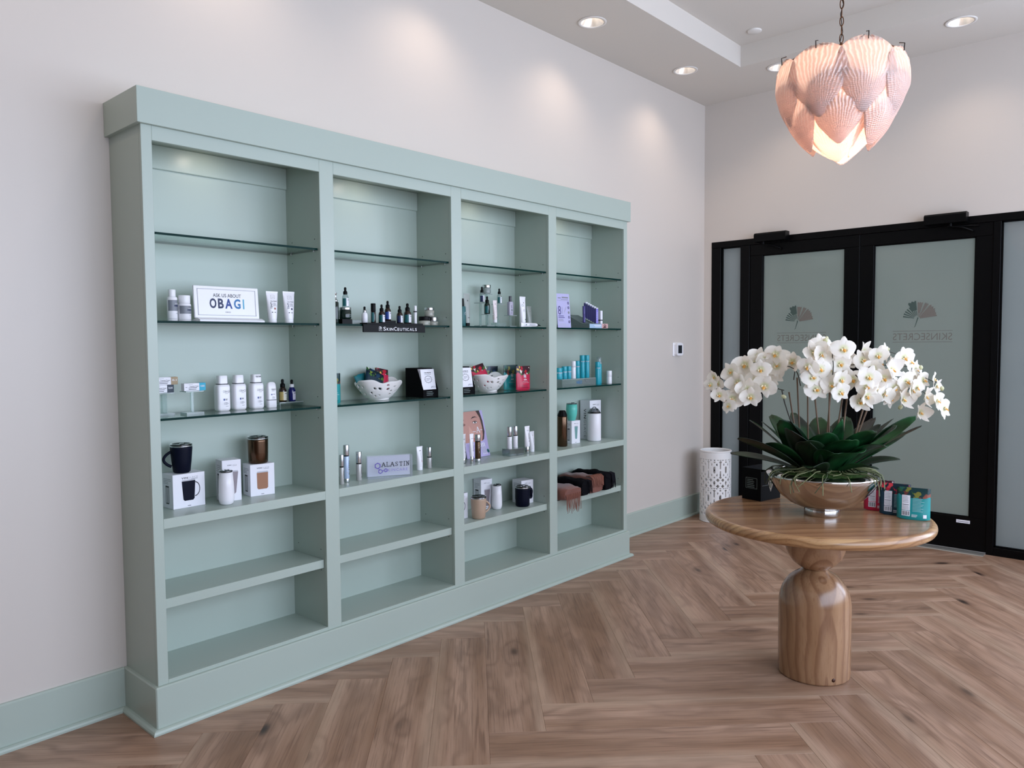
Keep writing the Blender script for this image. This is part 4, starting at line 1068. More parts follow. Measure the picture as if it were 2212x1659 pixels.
coral_bowl('white pierced coral bowl holding a red pouch in the third bay', (2.205, -0.158, Z3), math.radians(20))
def loose_pouch(label, loc, w, h, mat, rx, ry, rz):
    t = thing('foil_pouch', label, 'pouch', loc, 0, 'printed foil pouches'); t.rotation_euler = (rx, ry, rz)
    mb = MB(); rows = []
    for j in range(9):
        z = h*j/8; dd = 0.002+0.016*math.sin(PI*min(1, max(0.0, j/8)))**0.7; rows.append([(x, -dd/2*(1-abs(2*x/w)**3), z) for x in [-w/2+w*i/8 for i in range(9)]]+[(x, dd/2*(1-abs(2*x/w)**3)+0.0005, z) for x in [w/2-w*i/8 for i in range(9)]])
    loft(mb, rows).build('pouch', mat, t); return t
R_ = math.radians
m_pteal2 = floral('teal_flower_pouch', '#1a6f78', '#12404a', ('#8a2f3a', '#2a5a4a', '#6b5a30', '#7a2a38', '#2f6a4c'))
for k in (m_pteal2,): pass
loose_pouch('dark pouch with green leaves leaning in the front of the second bay bowl', (1.345, -0.150, Z3+0.034), 0.120, 0.140, m_pgreen, R_(-24), R_(24), R_(-4))
loose_pouch('teal flowered pouch at the left inside the second bay bowl', (1.330, -0.108, Z3+0.044), 0.076, 0.098, m_pteal2, R_(-18), R_(-12), 0)
loose_pouch('red pouch at the back inside the second bay bowl', (1.432, -0.118, Z3+0.038), 0.095, 0.128, m_pred, R_(-14), R_(10), R_(4))
loose_pouch('red pouch with flowers leaning inside the third bay bowl', (2.19, -0.150, Z3+0.034), 0.125, 0.140, m_pred, R_(-22), R_(-12), R_(2))

# --- black card boxes with white cards
def card_box(label, loc, rz):
    t = thing('card_dispenser', label, 'display box', loc, rz, 'black boxes of white cards')
    w, d = 0.118, 0.135
    mb = MB(); mb.box(-w/2, w/2, -d/2, d/2, 0, 0.003); mb.box(-w/2, w/2, d/2-0.003, d/2, 0.003, 0.160)
    for sx in (-1, 1): mb.prism([(-d/2, 0.003), (d/2-0.003, 0.003), (d/2-0.003, 0.160), (-d/2+0.045, 0.157), (-d/2, 0.042)], sx*w/2-(0.003 if sx > 0 else 0), sx*w/2+(0.003 if sx < 0 else 0), 'x')
    mb.box(-w/2, w/2, -d/2, -d/2+0.003, 0.003, 0.042); mb.box(-w/2, w/2, -d/2+0.045, d/2-0.003, 0.155, 0.159); mb.build('box', m_blackmatte, t)
    mb = MB(); put_text(mb, 'Oak & Myrtle', 0, 0.03, 0.05, 0.007, shear=0.25); put_lines(mb, -0.03, 0.03, 0.018, 2, 0.007, 0.003, 0, 3); flatset(mb, -d/2-0.0005)
    mb = MB(); put_lines(mb, -0.032, 0.032, 0.030, 3, 0.009, 0.003, 0, 3); flatset(mb, -d/2-0.0006); mb.build('front_print', m_greycard, t)
    for k in range(6):
        c = MB().box(-w/2+0.006, w/2-0.006, -0.0018, 0.0018, 0, 0.118, b=0.0004); X = Matrix.Translation((0, -d/2+0.010+k*0.0085, 0.036)) @ Matrix.Rotation(R_(-9), 4, 'X')
        c.tf(X).build('card', m_whitepaper, t)
    mb = MB(); n = 26
    for i in range(n):
        a, b = 2*PI*i/n, 2*PI*(i+1)/n; q = 1.0+0.22*(i % 2)
        put_poly(mb, [(0.024*math.cos(a), 0.062+0.017*math.sin(a)), (0.024*q*1.12*math.cos(a), 0.062+0.017*q*1.12*math.sin(a)), (0.024*math.cos(b), 0.062+0.017*math.sin(b))])
    put_text(mb, 'Oak Myrtle', 0, 0.098, 0.052, 0.008, bold=0.015, shear=0.3); put_lines(mb, -0.016, 0.016, 0.067, 3, 0.005, 0.0016, 1, 2); put_lines(mb, -0.026, 0.026, 0.089, 1, 0.005, 0.002, 1, 2)
    for i in range(7): put_poly(mb, [(0.012+i*0.006, 0.012+0.004*(i % 3)), (0.016+i*0.006, 0.020+0.004*(i % 2)), (0.022+i*0.005, 0.024), (0.018+i*0.005, 0.014)], 2)
    flatset(mb, -0.0026); mb.tf(Matrix.Translation((0, -d/2+0.010, 0.036)) @ Matrix.Rotation(R_(-9), 4, 'X')); mb.build('card_print', [m_ink, m_grey, m_ltgrey], t)
    return t
card_box('black display box of white printed cards right of the bowl in the second bay', (1.668, -0.165, Z3), R_(4))
card_box('black box of white cards cut off by the stile in the third bay', (1.958, -0.165, Z3), R_(0))
pouch('big red foil pouch with flowers standing at the right of the third bay', (2.462, -0.215, Z3), 0.142, 0.150, R_(4), m_pred, front=True, back=False)
pouch('teal foil pouch standing behind the red pouch in the third bay', (2.44, -0.13, Z3), 0.130, 0.156, R_(0), m_pteal, front=True, back=False, d=0.04)
pouch('dark leafy foil pouch standing behind the bowl in the third bay', (2.335, -0.062, Z3), 0.110, 0.150, R_(-4), m_pgreen, front=True, back=False, d=0.03)

# --- bay two, fixed shelf: pump serums and acrylic block
m_silverlab = M('silver_label', '#b9b7b4', 0.35, 0.3); m_icelab = M('ice_blue_label', '#b4c6e0', 0.35, 0.2)
def serum(label, loc, r, h, hcap, mbody, name='serum_bottle', foot=0.0, group='silver capped serum bottles', word='ALASTIN'):
    t = thing(name, label, 'bottle', loc, 0, group)
    if foot: lathe('foot', rnd_prof(r, foot, 0.001), m_silver, t)
    lathe('body', rnd_prof(r, h-hcap-0.005-foot, 0.0012), mbody, t, (0, 0, foot))
    lathe('neck', [(0, 0), (r*0.9, 0), (r*0.9, 0.006), (0, 0.006)], m_rubber, t, (0, 0, h-hcap-0.0055))
    lathe('cap', rnd_prof(r, hcap, 0.0012), m_silver, t, (0, 0, h-hcap))
    hb = h-hcap-foot
    mb = MB(); put_text(mb, word, 0.0, foot+hb*0.45, hb*0.62, r*0.62, bold=0.02, vert=True); wrap(mb, r, 0.0006, 0.55); mb.build('lettering', m_ink, t)
    mb = MB(); rr = random.Random(int(h*1e4))
    for i in range(9): a = rr.uniform(-40, 30); z = foot+hb*rr.uniform(0.1, 0.8); band(mb, r, a, a+16, z, z+hb*0.02, 0, 3, 0.0005)
    mb.build('print', m_ltgrey, t)
    return t
serum('tall silver capped serum bottle with a pale blue label in the second bay', (1.137, -0.190, ZB), 0.0148, 0.189, 0.052, m_icelab, foot=0.02)
serum('short silver capped serum bottle at the far left of the second bay', (1.088, -0.219, ZB), 0.0112, 0.148, 0.058, m_silverlab)
serum('silver capped serum bottle just left of the acrylic block', (1.209, -0.196, ZB), 0.0148, 0.148, 0.058, m_silverlab)
serum('small silver capped serum bottle at the right end of the second bay', (1.697, -0.186, ZB), 0.0140, 0.119, 0.053, m_silverlab)
ab = thing('acrylic_block_sign', 'thick clear acrylic block sign lettered ALASTIN SKINCARE with purple rings', 'sign', (1.372, -0.238, ZB), R_(-27))
mb = MB().box(-0.118, 0.118, -0.025, 0.025, 0, 0.116, b=0.003); mb.build('block', glassy('frosty_acrylic', '#eef0f6', 0.12, 0.08, haze=0.14), ab)
MB().box(-0.114, 0.114, 0.0205, 0.0245, 0.004, 0.112).build('back_panel', M('lilac_back_print', '#e0e1ea', 0.5), ab)
def stroke(mb, pts, w, m=0, serif=0.0):
    for (x0, z0), (x1, z1) in zip(pts, pts[1:]):
        d = Vector((x1-x0, z1-z0)); d.normalize(); n = Vector((-d.y, d.x))*w/2
        put_poly(mb, [(x0-n.x, z0-n.y), (x1-n.x, z1-n.y), (x1+n.x, z1+n.y), (x0+n.x, z0+n.y)], m)
def slab(mb, x, z, w, m, t): put_bar(mb, x-w/2, x+w/2, z-t/2, z+t/2, m)
def slab_word(mb, x, z, h, m=0, t=0.0022):
    w = h*0.78; s = h*0.42
    for ch in 'ALASTIN':
        a, b, c = x, x+w/2, x+w
        if ch == 'A':
            stroke(mb, [(a, z), (b, z+h)], t, m); stroke(mb, [(b, z+h), (c, z)], t*1.3, m); put_bar(mb, a+w*0.22, c-w*0.22, z+h*0.32, z+h*0.32+t*0.8, m); slab(mb, a, z, s, m, t*0.8); slab(mb, c, z, s, m, t*0.8)
        elif ch == 'L':
            stroke(mb, [(a+w*0.25, z), (a+w*0.25, z+h)], t, m); put_bar(mb, a, c, z-t*0.4, z+t*0.4, m); slab(mb, a+w*0.25, z+h, s, m, t*0.8); put_bar(mb, c-t, c, z, z+h*0.25, m)
        elif ch == 'S': put_text(mb, 'S', b, z+h/2, w*0.8, h*1.02, bold=0.0, m=m); put_bar(mb, c-w*0.2, c-w*0.12, z+h*0.70, z+h, m); put_bar(mb, a+w*0.12, a+w*0.2, z, z+h*0.3, m)
        elif ch == 'T':
            stroke(mb, [(b, z), (b, z+h)], t, m); put_bar(mb, a, c, z+h-t*0.8, z+h, m); slab(mb, b, z, s, m, t*0.8); put_bar(mb, a, a+t, z+h*0.75, z+h, m); put_bar(mb, c-t, c, z+h*0.75, z+h, m)
        elif ch == 'I':
            c = x+w*0.45; b = (a+c)/2; stroke(mb, [(b, z), (b, z+h)], t, m); slab(mb, b, z, s, m, t*0.8); slab(mb, b, z+h, s, m, t*0.8)
        elif ch == 'N':
            stroke(mb, [(a+t, z), (a+t, z+h)], t, m); stroke(mb, [(a+t, z+h), (c-t, z)], t*1.2, m); stroke(mb, [(c-t, z), (c-t, z+h)], t, m); slab(mb, a+t, z, s, m, t*0.8); slab(mb, a, z+h, s*0.8, m, t*0.8); slab(mb, c-t, z+h, s, m, t*0.8)
        x = c+h*0.26
    return x
def ringhex(mb, x, z, r, w, m):
    for i in range(6):
        a, b = PI/6+i*PI/3, PI/6+(i+1)*PI/3; put_poly(mb, [(x+(r-w)*math.cos(a), z+(r-w)*math.sin(a)), (x+r*math.cos(a), z+r*math.sin(a)), (x+r*math.cos(b), z+r*math.sin(b)), (x+(r-w)*math.cos(b), z+(r-w)*math.sin(b))], m)
mb = MB(); slab_word(mb, -0.044, 0.060, 0.022, 0, 0.0034); put_text(mb, 'SKINCARE', 0.032, 0.041, 0.118, 0.0145, bold=0.012, m=1, spacing=1.25)
ringhex(mb, -0.066, 0.066, 0.017, 0.005, 2); ringhex(mb, -0.052, 0.036, 0.0125, 0.0042, 2); ringhex(mb, -0.024, 0.041, 0.0105, 0.0038, 2)
stroke(mb, [(-0.061, 0.051), (-0.057, 0.046)], 0.004, 2); stroke(mb, [(-0.041, 0.038), (-0.034, 0.040)], 0.004, 2)
flatset(mb, -0.0256); mb.build('lettering', [m_ink, M('lilac_print', '#8f88c0', 0.5), M('purple_print', '#5b45a8', 0.5)], ab)
tube('cream_tube', 'white squeeze tube between the acrylic block and the small serum bottle', (1.622, -0.190, ZB), 0.043, 0.034, 0.125, 0.018, fn=lambda mb: (put_text(mb, 'ALASTIN', 0.002, 0.075, 0.045, 0.005, vert=True, m=0), put_bar(mb, -0.005, 0.004, 0.105, 0.110, 0), put_bar(mb, 0.002, 0.005, 0.045, 0.055, 1)), mats=(m_grey, m_terra), group='white cream tubes')

# --- bay three, upper glass shelf
t = thing('foaming_bottle', 'tall teal bottle with a dark cap half hidden at the left of the third bay', 'bottle', (1.972, -0.18, Z2))
lathe('body', rnd_prof(0.019, 0.116, 0.003), m_tealprint, t); lathe('cap', rnd_prof(0.009, 0.045, 0.002), m_rubber, t, (0, 0, 0.1165))
mb = MB(); n = 16
for i in range(n): a, b = 2*PI*i/n, 2*PI*(i+1)/n; put_poly(mb, [(0.007*math.cos(a), 0.075+0.007*math.sin(a)), (0.009*math.cos(a), 0.075+0.009*math.sin(a)), (0.009*math.cos(b), 0.075+0.009*math.sin(b)), (0.007*math.cos(b), 0.075+0.007*math.sin(b))])
wrap(mb, 0.019, 0.0006, 0.5); mb.build('print', m_whitepaper, t)
m_greytube = M('grey_tube', '#9da29c', 0.35)
def vprint(mb): put_bar(mb, -0.003, 0.003, 0.15, 0.157, 0); put_lines(mb, -0.012, 0.012, 0.11, 3, 0.006, 0.0016, 1, 3); put_bar(mb, -0.006, 0.006, 0.05, 0.055, 0)
tube('cleanser_tube', 'tall grey tube on a black cap at the left of the third bay', (2.047, -0.14, Z2), 0.052, 0.036, 0.19, 0.022, m_greytube, m_rubber, fn=vprint, mats=(m_ink, m_greycard), group='cream tubes of the third bay')
tstand('tallest clear acrylic stand holding the silver lidded jar', (2.257, -0.10, Z2), 0.2045, 0.058)
jar('grey jar with a bright silver lid on the tallest acrylic stand', (2.257, -0.10, Z2+0.2048), 0.0275, 0.054, 0.018, M('grey_jar', '#8d9491', 0.3), m_chrome)
tstand('clear acrylic stand under the clear dropper with a navy side label', (2.132, -0.17, Z2), 0.1425, 0.060)
dropper('clear dropper bottle with a navy side label on an acrylic stand', (2.146, -0.17, Z2+0.1428), 0.0155, 0.096, m_clearbottle, m_whitepaper, side=m_navyink)
tstand('clear acrylic stand under the clear dropper with a teal side label', (2.315, -0.14, Z2), 0.1425, 0.060)
dropper('clear dropper bottle with a teal side label on an acrylic stand', (2.330, -0.14, Z2+0.1428), 0.0150, 0.096, m_clearbottle, m_whitepaper, side=m_tealprint)
tstand('low clear acrylic stand under the very dark dropper bottle', (2.146, -0.218, Z2), 0.0735, 0.062)
dropper('very dark green dropper bottle on the low acrylic stand', (2.140, -0.218, Z2+0.0738), 0.0175, 0.106, m_dkgreen, None, m_rubber, side=m_tealprint)
bk = thing('acrylic_riser', 'low clear acrylic block under the pinkish white tube in the third bay', 'display stand', (2.258, -0.20, Z2), 0, 'clear acrylic display stands')
mb = MB().box(-0.045, 0.045, -0.022, 0.022, 0, 0.025, b=0.001); mb.build('block', m_acrylic, bk)
tube('cream_tube', 'slim pinkish white tube standing on the low acrylic block', (2.226, -0.20, Z2+0.0253), 0.034, 0.026, 0.128, 0.018, M('blush_tube', '#e6d9d8', 0.3), fn=lambda mb: (put_bar(mb, -0.002, 0.002, 0.11, 0.115, 0), put_lines(mb, -0.009, 0.010, 0.09, 7, 0.0075, 0.0018, 1, 4), put_bar(mb, 0.0, 0.008, 0.03, 0.034, 0)), mats=(m_ink, m_grey), group='cream tubes of the third bay')
tstand('low clear acrylic stand under the pale lilac lotion bottle', (2.386, -0.18, Z2), 0.0735, 0.064)
t = thing('lotion_bottle', 'pale lilac flat lotion bottle with a dark cap on an acrylic stand', 'bottle', (2.386, -0.18, Z2+0.0738))
loft(MB(), [squarish(0.034, 0.022, 0.0, 0.006), squarish(0.036, 0.024, 0.003, 0.006), squarish(0.036, 0.024, 0.078, 0.006), squarish(0.030, 0.02, 0.084, 0.006)]).build('body', M('lilac_bottle', '#aaa6b8', 0.25), t)
lathe('cap', rnd_prof(0.0095, 0.034, 0.0012), M('dark_grey_cap', '#4a4a50', 0.35), t, (0, 0, 0.084))
printed(t, [m_ink, m_greycard], lambda mb: (put_lines(mb, -0.008, 0.010, 0.06, 3, 0.006, 0.0018, 0, 4), put_bar(mb, -0.004, 0.007, 0.025, 0.038, 1), put_lines(mb, -0.006, 0.009, 0.016, 2, 0.005, 0.0016, 0, 7)), y=-0.0128)
tube('sunscreen_tube', 'tall white tube with a round seal at the right of the third bay', (2.480, -0.198, Z2), 0.054, 0.040, 0.186, 0.030, fn=lambda mb: (put_bar(mb, -0.002, 0.003, 0.150, 0.157, 0), [put_poly(mb, [(-0.010+0.006*math.cos(a), 0.137+0.006*math.sin(a)), (-0.010+0.0075*math.cos(a), 0.137+0.0075*math.sin(a)), (-0.010+0.0075*math.cos(a+0.5), 0.137+0.0075*math.sin(a+0.5)), (-0.010+0.006*math.cos(a+0.5), 0.137+0.006*math.sin(a+0.5))], 1) for a in [i*0.5 for i in range(13)]], put_lines(mb, -0.010, 0.012, 0.11, 3, 0.006, 0.0016, 0, 4), put_bar(mb, 0.002, 0.012, 0.046, 0.051, 0)), mats=(m_ink, m_tealprint), group='cream tubes of the third bay')
tube('cleanser_tube', 'smaller grey tube behind the tall white tube in the third bay', (2.572, -0.172, Z2), 0.046, 0.036, 0.130, 0.022, m_greytube, fn=lambda mb: (put_bar(mb, -0.002, 0.002, 0.10, 0.105, 0), put_lines(mb, -0.01, 0.012, 0.085, 3, 0.006, 0.0016, 0, 6)), mats=(m_greycard,), group='cream tubes of the third bay')
t = thing('lying_tube', 'white tube with a pointed dark tip lying at the front of the third bay', 'tube', (2.497, -0.250, Z2+0.0145), R_(-4))
mb = MB()
def lf(u, v):
    a = 2*PI*u; w = 0.0155-0.003*v; d = 0.0145*(0.15+0.85*min(1, v*1.4)); s_ = 1 if v < 0.9 else max(0.3, 1-(v-0.9)*6); return (-0.085+0.145*v, d*math.cos(a)*s_, -0.0143+w+w*math.sin(a)*s_-0.0 if False else w*math.sin(a)*s_*0.92)
mb.grid(lf, 20, 16, True); mb.build('body', m_gloss, t)
MB().tube([(0.060, 0, 0), (0.072, 0, 0), (0.090, 0, -0.004)], lambda q: 0.006*(1-q)+0.0012, 10).build('tip', m_rubber, t)
mb = MB(); put_bar(mb, -0.055, -0.048, -0.004, 0.004); put_lines(mb, -0.02, 0.03, 0.004, 2, 0.007, 0.0025, 1, 2); flatset(mb, -0.0156); mb.build('lettering', [m_tealprint, m_grey], t)

# --- bay three, fixed shelf
ez = thing('easel_card', 'leaning counter card with a photo of a woman\'s face above a lilac panel', 'counter card', (2.165, -0.115, ZB), R_(3))
tl = Matrix.Translation((0, 0, 0.0014)) @ Matrix.Rotation(R_(-14), 4, 'X')
EW, EH = 0.21, 0.285
MB().box(-EW/2, EW/2, 0, 0.005, 0, EH).tf(tl).build('card', M('lilac_panel', '#b7abd6', 0.45), ez)
MB().prism([(0.006, 0.0), (0.085, 0.0), (0.067, 0.22)][::-1], -0.02, 0.02, 'x').build('strut', m_greycard, ez)
fp = MB(); hx = -0.01
put_poly(fp, [(-EW/2, 0.095), (0.055, 0.095), (0.085, 0.13), (0.082, 0.2), (0.06, EH), (-EW/2, EH)], 0)
put_poly(fp, [(0.055, 0.095), (0.075, 0.105), (0.092, 0.15), (0.092, 0.22), (0.078, EH), (0.045, EH), (0.072, 0.24), (0.078, 0.18), (0.072, 0.13)], 1, -0.0003)
def blob(cx, cz, rx, rz2, m, y, rot=0, n=14): put_poly(fp, [(cx+rx*math.cos(a)*math.cos(rot)-rz2*math.sin(a)*math.sin(rot), cz+rx*math.cos(a)*math.sin(rot)+rz2*math.sin(a)*math.cos(rot)) for a in [2*PI*i/n for i in range(n)]], m, y)
blob(0.02, 0.215, 0.024, 0.010, 2, -0.0004, 0.0); blob(0.02, 0.214, 0.021, 0.0065, 3, -0.0006); blob(0.021, 0.2145, 0.0062, 0.0062, 4, -0.0008)
put_poly(fp, [(-0.004, 0.214), (0.012, 0.2225), (0.03, 0.2215), (0.047, 0.211), (0.03, 0.2185), (0.012, 0.2195)], 4, -0.001)
put_poly(fp, [(-0.012, 0.236), (0.006, 0.25), (0.03, 0.252), (0.05, 0.242), (0.03, 0.246), (0.006, 0.242)][::-1], 1, -0.0005)
put_poly(fp, [(-0.1, 0.25), (-0.085, 0.246), (-0.07, 0.232), (-0.085, 0.239)], 1, -0.0005); blob(-0.088, 0.207, 0.02, 0.009, 2, -0.0004); blob(-0.09, 0.207, 0.006, 0.006, 4, -0.0008)
put_poly(fp, [(-0.052, 0.15), (-0.03, 0.142), (-0.008, 0.149), (-0.018, 0.165), (-0.04, 0.2), (-0.046, 0.17)], 5, -0.0003); blob(-0.04, 0.148, 0.005, 0.0028, 1, -0.0006); blob(-0.016, 0.148, 0.005, 0.0028, 1, -0.0006)
put_poly(fp, [(-0.066, 0.113), (-0.04, 0.121), (-0.03, 0.119), (-0.02, 0.121), (0.004, 0.114), (-0.03, 0.113)], 6, -0.0004); put_poly(fp, [(-0.066, 0.113), (-0.03, 0.1125), (0.004, 0.114), (-0.015, 0.103), (-0.045, 0.103)], 7, -0.0004)
stroke2 = lambda pts, w, m: [put_poly(fp, [(a[0]-w, a[1]), (b[0]-w, b[1]), (b[0]+w, b[1]), (a[0]+w, a[1])], m, -0.0012) for a, b in zip(pts, pts[1:])]
stroke2([(0.021, 0.150), (0.034, 0.186)], 0.002, 8); stroke2([(0.034, 0.186), (0.048, 0.150)], 0.0032, 8); put_bar(fp, 0.026, 0.043, 0.161, 0.164, 8); put_bar(fp, 0.016, 0.027, 0.149, 0.151, 8); put_bar(fp, 0.041, 0.055, 0.149, 0.151, 8)
put_bar(fp, -0.045, 0.014, 0.157, 0.160, 8); put_bar(fp, 0.056, 0.076, 0.163, 0.166, 8)
for i in range(6): put_bar(fp, -0.085, -0.03+0.01*(i % 3), 0.082-i*0.008, 0.0835-i*0.008, 9)
for i in range(3): put_poly(fp, [(0.045+i*0.014, 0.012), (0.052+i*0.014, 0.012), (0.040+i*0.014, 0.085), (0.033+i*0.014, 0.085)], 8, -0.0008); put_poly(fp, [(0.0475+i*0.014, 0.02), (0.050+i*0.014, 0.02), (0.041+i*0.014, 0.06), (0.0385+i*0.014, 0.06)], 9, -0.001)
blob(0.092, 0.03, 0.009, 0.013, 10, -0.0008, 0.5)
fp.v = [(x, y-0.0006, z) for x, y, z in fp.v]; fp.tf(tl)
fp.build('face_print', [M('skin_print', '#c08d80', 0.5), M('hair_print', '#3a2420', 0.5), M('eyelid_print', '#8a5b52', 0.5), M('eye_white_print', '#d8cdc8', 0.5), M('iris_print', '#2a1f1e', 0.5), M('nose_print', '#cf9c8d', 0.5), M('upper_lip_print', '#9c4a4a', 0.5), M('lower_lip_print', '#b86a66', 0.5), m_whitepaper, m_violet, m_tealprint], ez)
def captube(label, loc, w, h, hc, rz=0, print_=True):
    return tube('eye_cream_tube', label, loc, w, w*0.72, h, hc, m_gloss, m_chrome, w*0.30, fn=(lambda mb: (put_text(mb, 'ALASTIN', 0.003, hc+(h-hc)*0.45, (h-hc)*0.45, w*0.18, vert=True, bold=0.01, m=0), put_bar(mb, -w*0.2, w*0.25, hc+(h-hc)*0.80, hc+(h-hc)*0.84, 1))) if print_ else None, mats=(m_ink, m_ltgrey), rz=rz, group='white cream tubes')
captube('white tube on a silver cap at the far left of the third bay', (1.937, -0.215, ZB), 0.032, 0.166, 0.03)
captube('white tube on a silver cap beside the bronze bottle in the third bay', (1.965, -0.252, ZB), 0.032, 0.168, 0.042)
m_bronzebody = M('dark_bronze_body', '#5f4a36', 0.3, 0.8)
serum('dark bronze serum bottle with a silver cap before the leaning card', (2.032, -0.236, ZB), 0.0168, 0.162, 0.038, m_bronzebody, foot=0.02)
bk = thing('acrylic_riser', 'clear acrylic block carrying two silver serum bottles in the third bay', 'display stand', (2.372, -0.208, ZB), R_(-6), 'clear acrylic display stands')
mb = MB().box(-0.060, 0.060, -0.036, 0.036, 0, 0.042, b=0.0012); mb.build('block', glassy('grey_acrylic', '#b4c0bc', 0.16, 0.04, haze=0.05), bk)
MB().box(-0.058, 0.058, -0.034, 0.034, 0.0415, 0.0424).build('top_face', m_acrylic, bk)
serum('left of the two serum bottles on the acrylic block', (2.340, -0.208, ZB+0.0428), 0.0148, 0.136, 0.056, m_gloss)
serum('right of the two serum bottles on the acrylic block', (2.398, -0.205, ZB+0.0428), 0.0148, 0.136, 0.056, m_gloss)
captube('white tube on a slim silver cap right of the acrylic block', (2.474, -0.235, ZB), 0.045, 0.168, 0.046)
tube('cream_tube', 'plain white tube at the right end of the third bay', (2.556, -0.205, ZB), 0.042, 0.032, 0.126, 0.018, fn=lambda mb: (put_text(mb, 'ALASTIN', 0.003, 0.065, 0.045, 0.006, vert=True, m=0), put_bar(mb, -0.006, 0.006, 0.105, 0.108, 1)), mats=(m_grey, m_ltgrey), group='white cream tubes')

# --- bay three, wooden shelf: cups and boxes
gift_box('white box with a mug outline cut off by the stile in the third bay', (1.945, -0.140, ZA2), 0.10, 0.09, 0.150, R_(0), lambda mb: mugpic(mb, -0.012, 0.03, 0.05, 0.08, 2, 0.02, 0))
gift_box('tall white box behind the tan mug in the third bay', (2.240, -0.070, ZA2), 0.090, 0.074, 0.187, R_(-6), lambda mb: mugpic(mb, 0.004, 0.02, 0.046, 0.1, 5, 0, 0, 0.6))
gift_box('white box behind the square handled navy mug in the third bay', (2.538, -0.140, ZA2), 0.098, 0.094, 0.150, R_(-10), lambda mb: mugpic(mb, 0.002, 0.03, 0.054, 0.076, 1, 0.02, 0, 0.95))
mug('coffee_mug', 'tan mug with a clear lid and right handle in the third bay', (2.030, -0.240, ZA2), 0.046, 0.133, m_cream, 0.86, 1, R_(-20))
flute('white flute tumbler beside the tan mug in the third bay', (2.283, -0.150, ZA2), 0.0325, 0.156)
mug('square_handle_mug', 'short navy mug with a square handle and clear lid in the third bay', (2.452, -0.213, ZA2), 0.0455, 0.130, m_navycoat, 0.97, 1, R_(-16), 0.022, blocky=True)

# --- bay four, upper glass shelf
bs = thing('brochure_stand', 'tall lilac counter card with a big figure 8 in the fourth bay', 'counter card', (2.905, -0.2, Z2), R_(-4))
tl = Matrix.Translation((0, 0, 0.0008)) @ Matrix.Rotation(R_(-5), 4, 'X')
MB().box(-0.065, 0.065, 0, 0.004, 0, 0.23).tf(tl).build('card', m_lilac, bs); MB().prism([(0.005, 0), (0.06, 0), (0.024, 0.17)][::-1], -0.015, 0.015, 'x').build('strut', m_greycard, bs)
mb = MB(); put_text(mb, '8', -0.040, 0.118, 0.029, 0.058, bold=0.0, m=0); put_bar(mb, -0.01, 0.052, 0.200, 0.209, 1); put_bar(mb, -0.048, -0.02, 0.198, 0.204, 1); put_bar(mb, -0.058, 0.062, 0.183, 0.1843, 1); put_bar(mb, -0.02, 0.052, 0.190, 0.193, 1)
for i, z in enumerate((0.168, 0.137, 0.104, 0.073, 0.042)):
    n = 14
    put_poly(mb, [(0.050+0.0085*math.cos(2*PI*k/n), z+0.0095*math.sin(2*PI*k/n)) for k in range(n)], 1 if i == 2 else 0)
    if i != 2: put_poly(mb, [(0.050+0.003*math.cos(2*PI*k/n), z+0.004*math.sin(2*PI*k/n)) for k in range(n)], 2, -0.0004)
put_lines(mb, -0.054, 0.02, 0.080, 2, 0.0105, 0.0045, 0, 3); put_lines(mb, -0.054, 0.0, 0.057, 2, 0.0095, 0.003, 1, 5); put_lines(mb, -0.05, 0.045, 0.030, 4, 0.006, 0.0015, 2, 8)
put_text(mb, 'REASONS', -0.012, 0.118, 0.045, 0.005, vert=True, m=1)
for i in range(5): put_bar(mb, 0.005+i*0.005, 0.007+i*0.005, 0.10+i*0.008, 0.112+i*0.008, 2)
flatset(mb, -0.0008); mb.tf(tl); mb.build('lettering', [m_violet, m_grey, m_ltgrey], bs)
ds = thing('wand_display', 'grey wedge display stand with a pale blue front in the fourth bay', 'display stand', (3.170, -0.160, Z2), R_(0))
MB().prism([(-0.10, 0), (0.10, 0), (0.10, 0.098), (-0.045, 0.032), (-0.10, 0.032)][::-1], -0.070, 0.070, 'x').build('wedge', m_greycard, ds)
MB().box(-0.071, 0.071, -0.104, -0.1002, 0, 0.030, b=0.0008).build('front_panel', m_paleblue, ds)
printed(ds, [m_whitepaper], lambda mb: (put_bar(mb, -0.02, 0.06, 0.018, 0.022), put_bar(mb, -0.01, 0.05, 0.010, 0.013)), y=-0.1045)
t = thing('lash_wand', 'slim violet wand standing upright in the wedge display', 'wand', (3.128, -0.195, Z2+0.0405)); t.rotation_euler = (R_(-6), R_(6), 0)
lathe('barrel', rnd_prof(0.0095, 0.056, 0.001), m_violet, t, (0, 0, 0.0)); lathe('cap', rnd_prof(0.0095, 0.058, 0.001), m_violet, t, (0, 0, 0.0565))
v0 = None
for k in range(6):
    x, y = 3.226, -0.226+k*0.0178
    z = Z2+0.0006+0.0352+k*0.0084
    if v0 is None:
        v0 = thing('wand_carton', '', 'box', (x, y, z), 0, 'violet cartons in the wedge display')
        MB().box(-0.0125, 0.0125, -0.0085, 0.0085, 0, 0.108, b=0.0006).build('carton', m_violet, v0)
        MB().box(-0.0127, 0.0127, -0.0087, 0.0087, 0.102, 0.1082).build('lid_band', m_whitepaper, v0)
        MB().box(-0.0127, 0.0127, -0.0089, -0.0084, 0, 0.1015).build('front_face', m_violetlt, v0)
        printed(v0, [m_whitepaper], lambda mb: put_text(mb, 'LASH', 0.0, 0.05, 0.05, 0.008, vert=True), y=-0.0092)
        t = v0
    else: t = dup(v0, (x, y, z))
    t['label'] = ('frontmost violet carton showing its pale violet face in the wedge display', 'second violet carton from the front of the wedge display', 'third violet carton from the front of the wedge display', 'fourth violet carton from the front of the wedge display', 'fifth violet carton from the front of the wedge display', 'rearmost violet carton in the wedge display')[k]
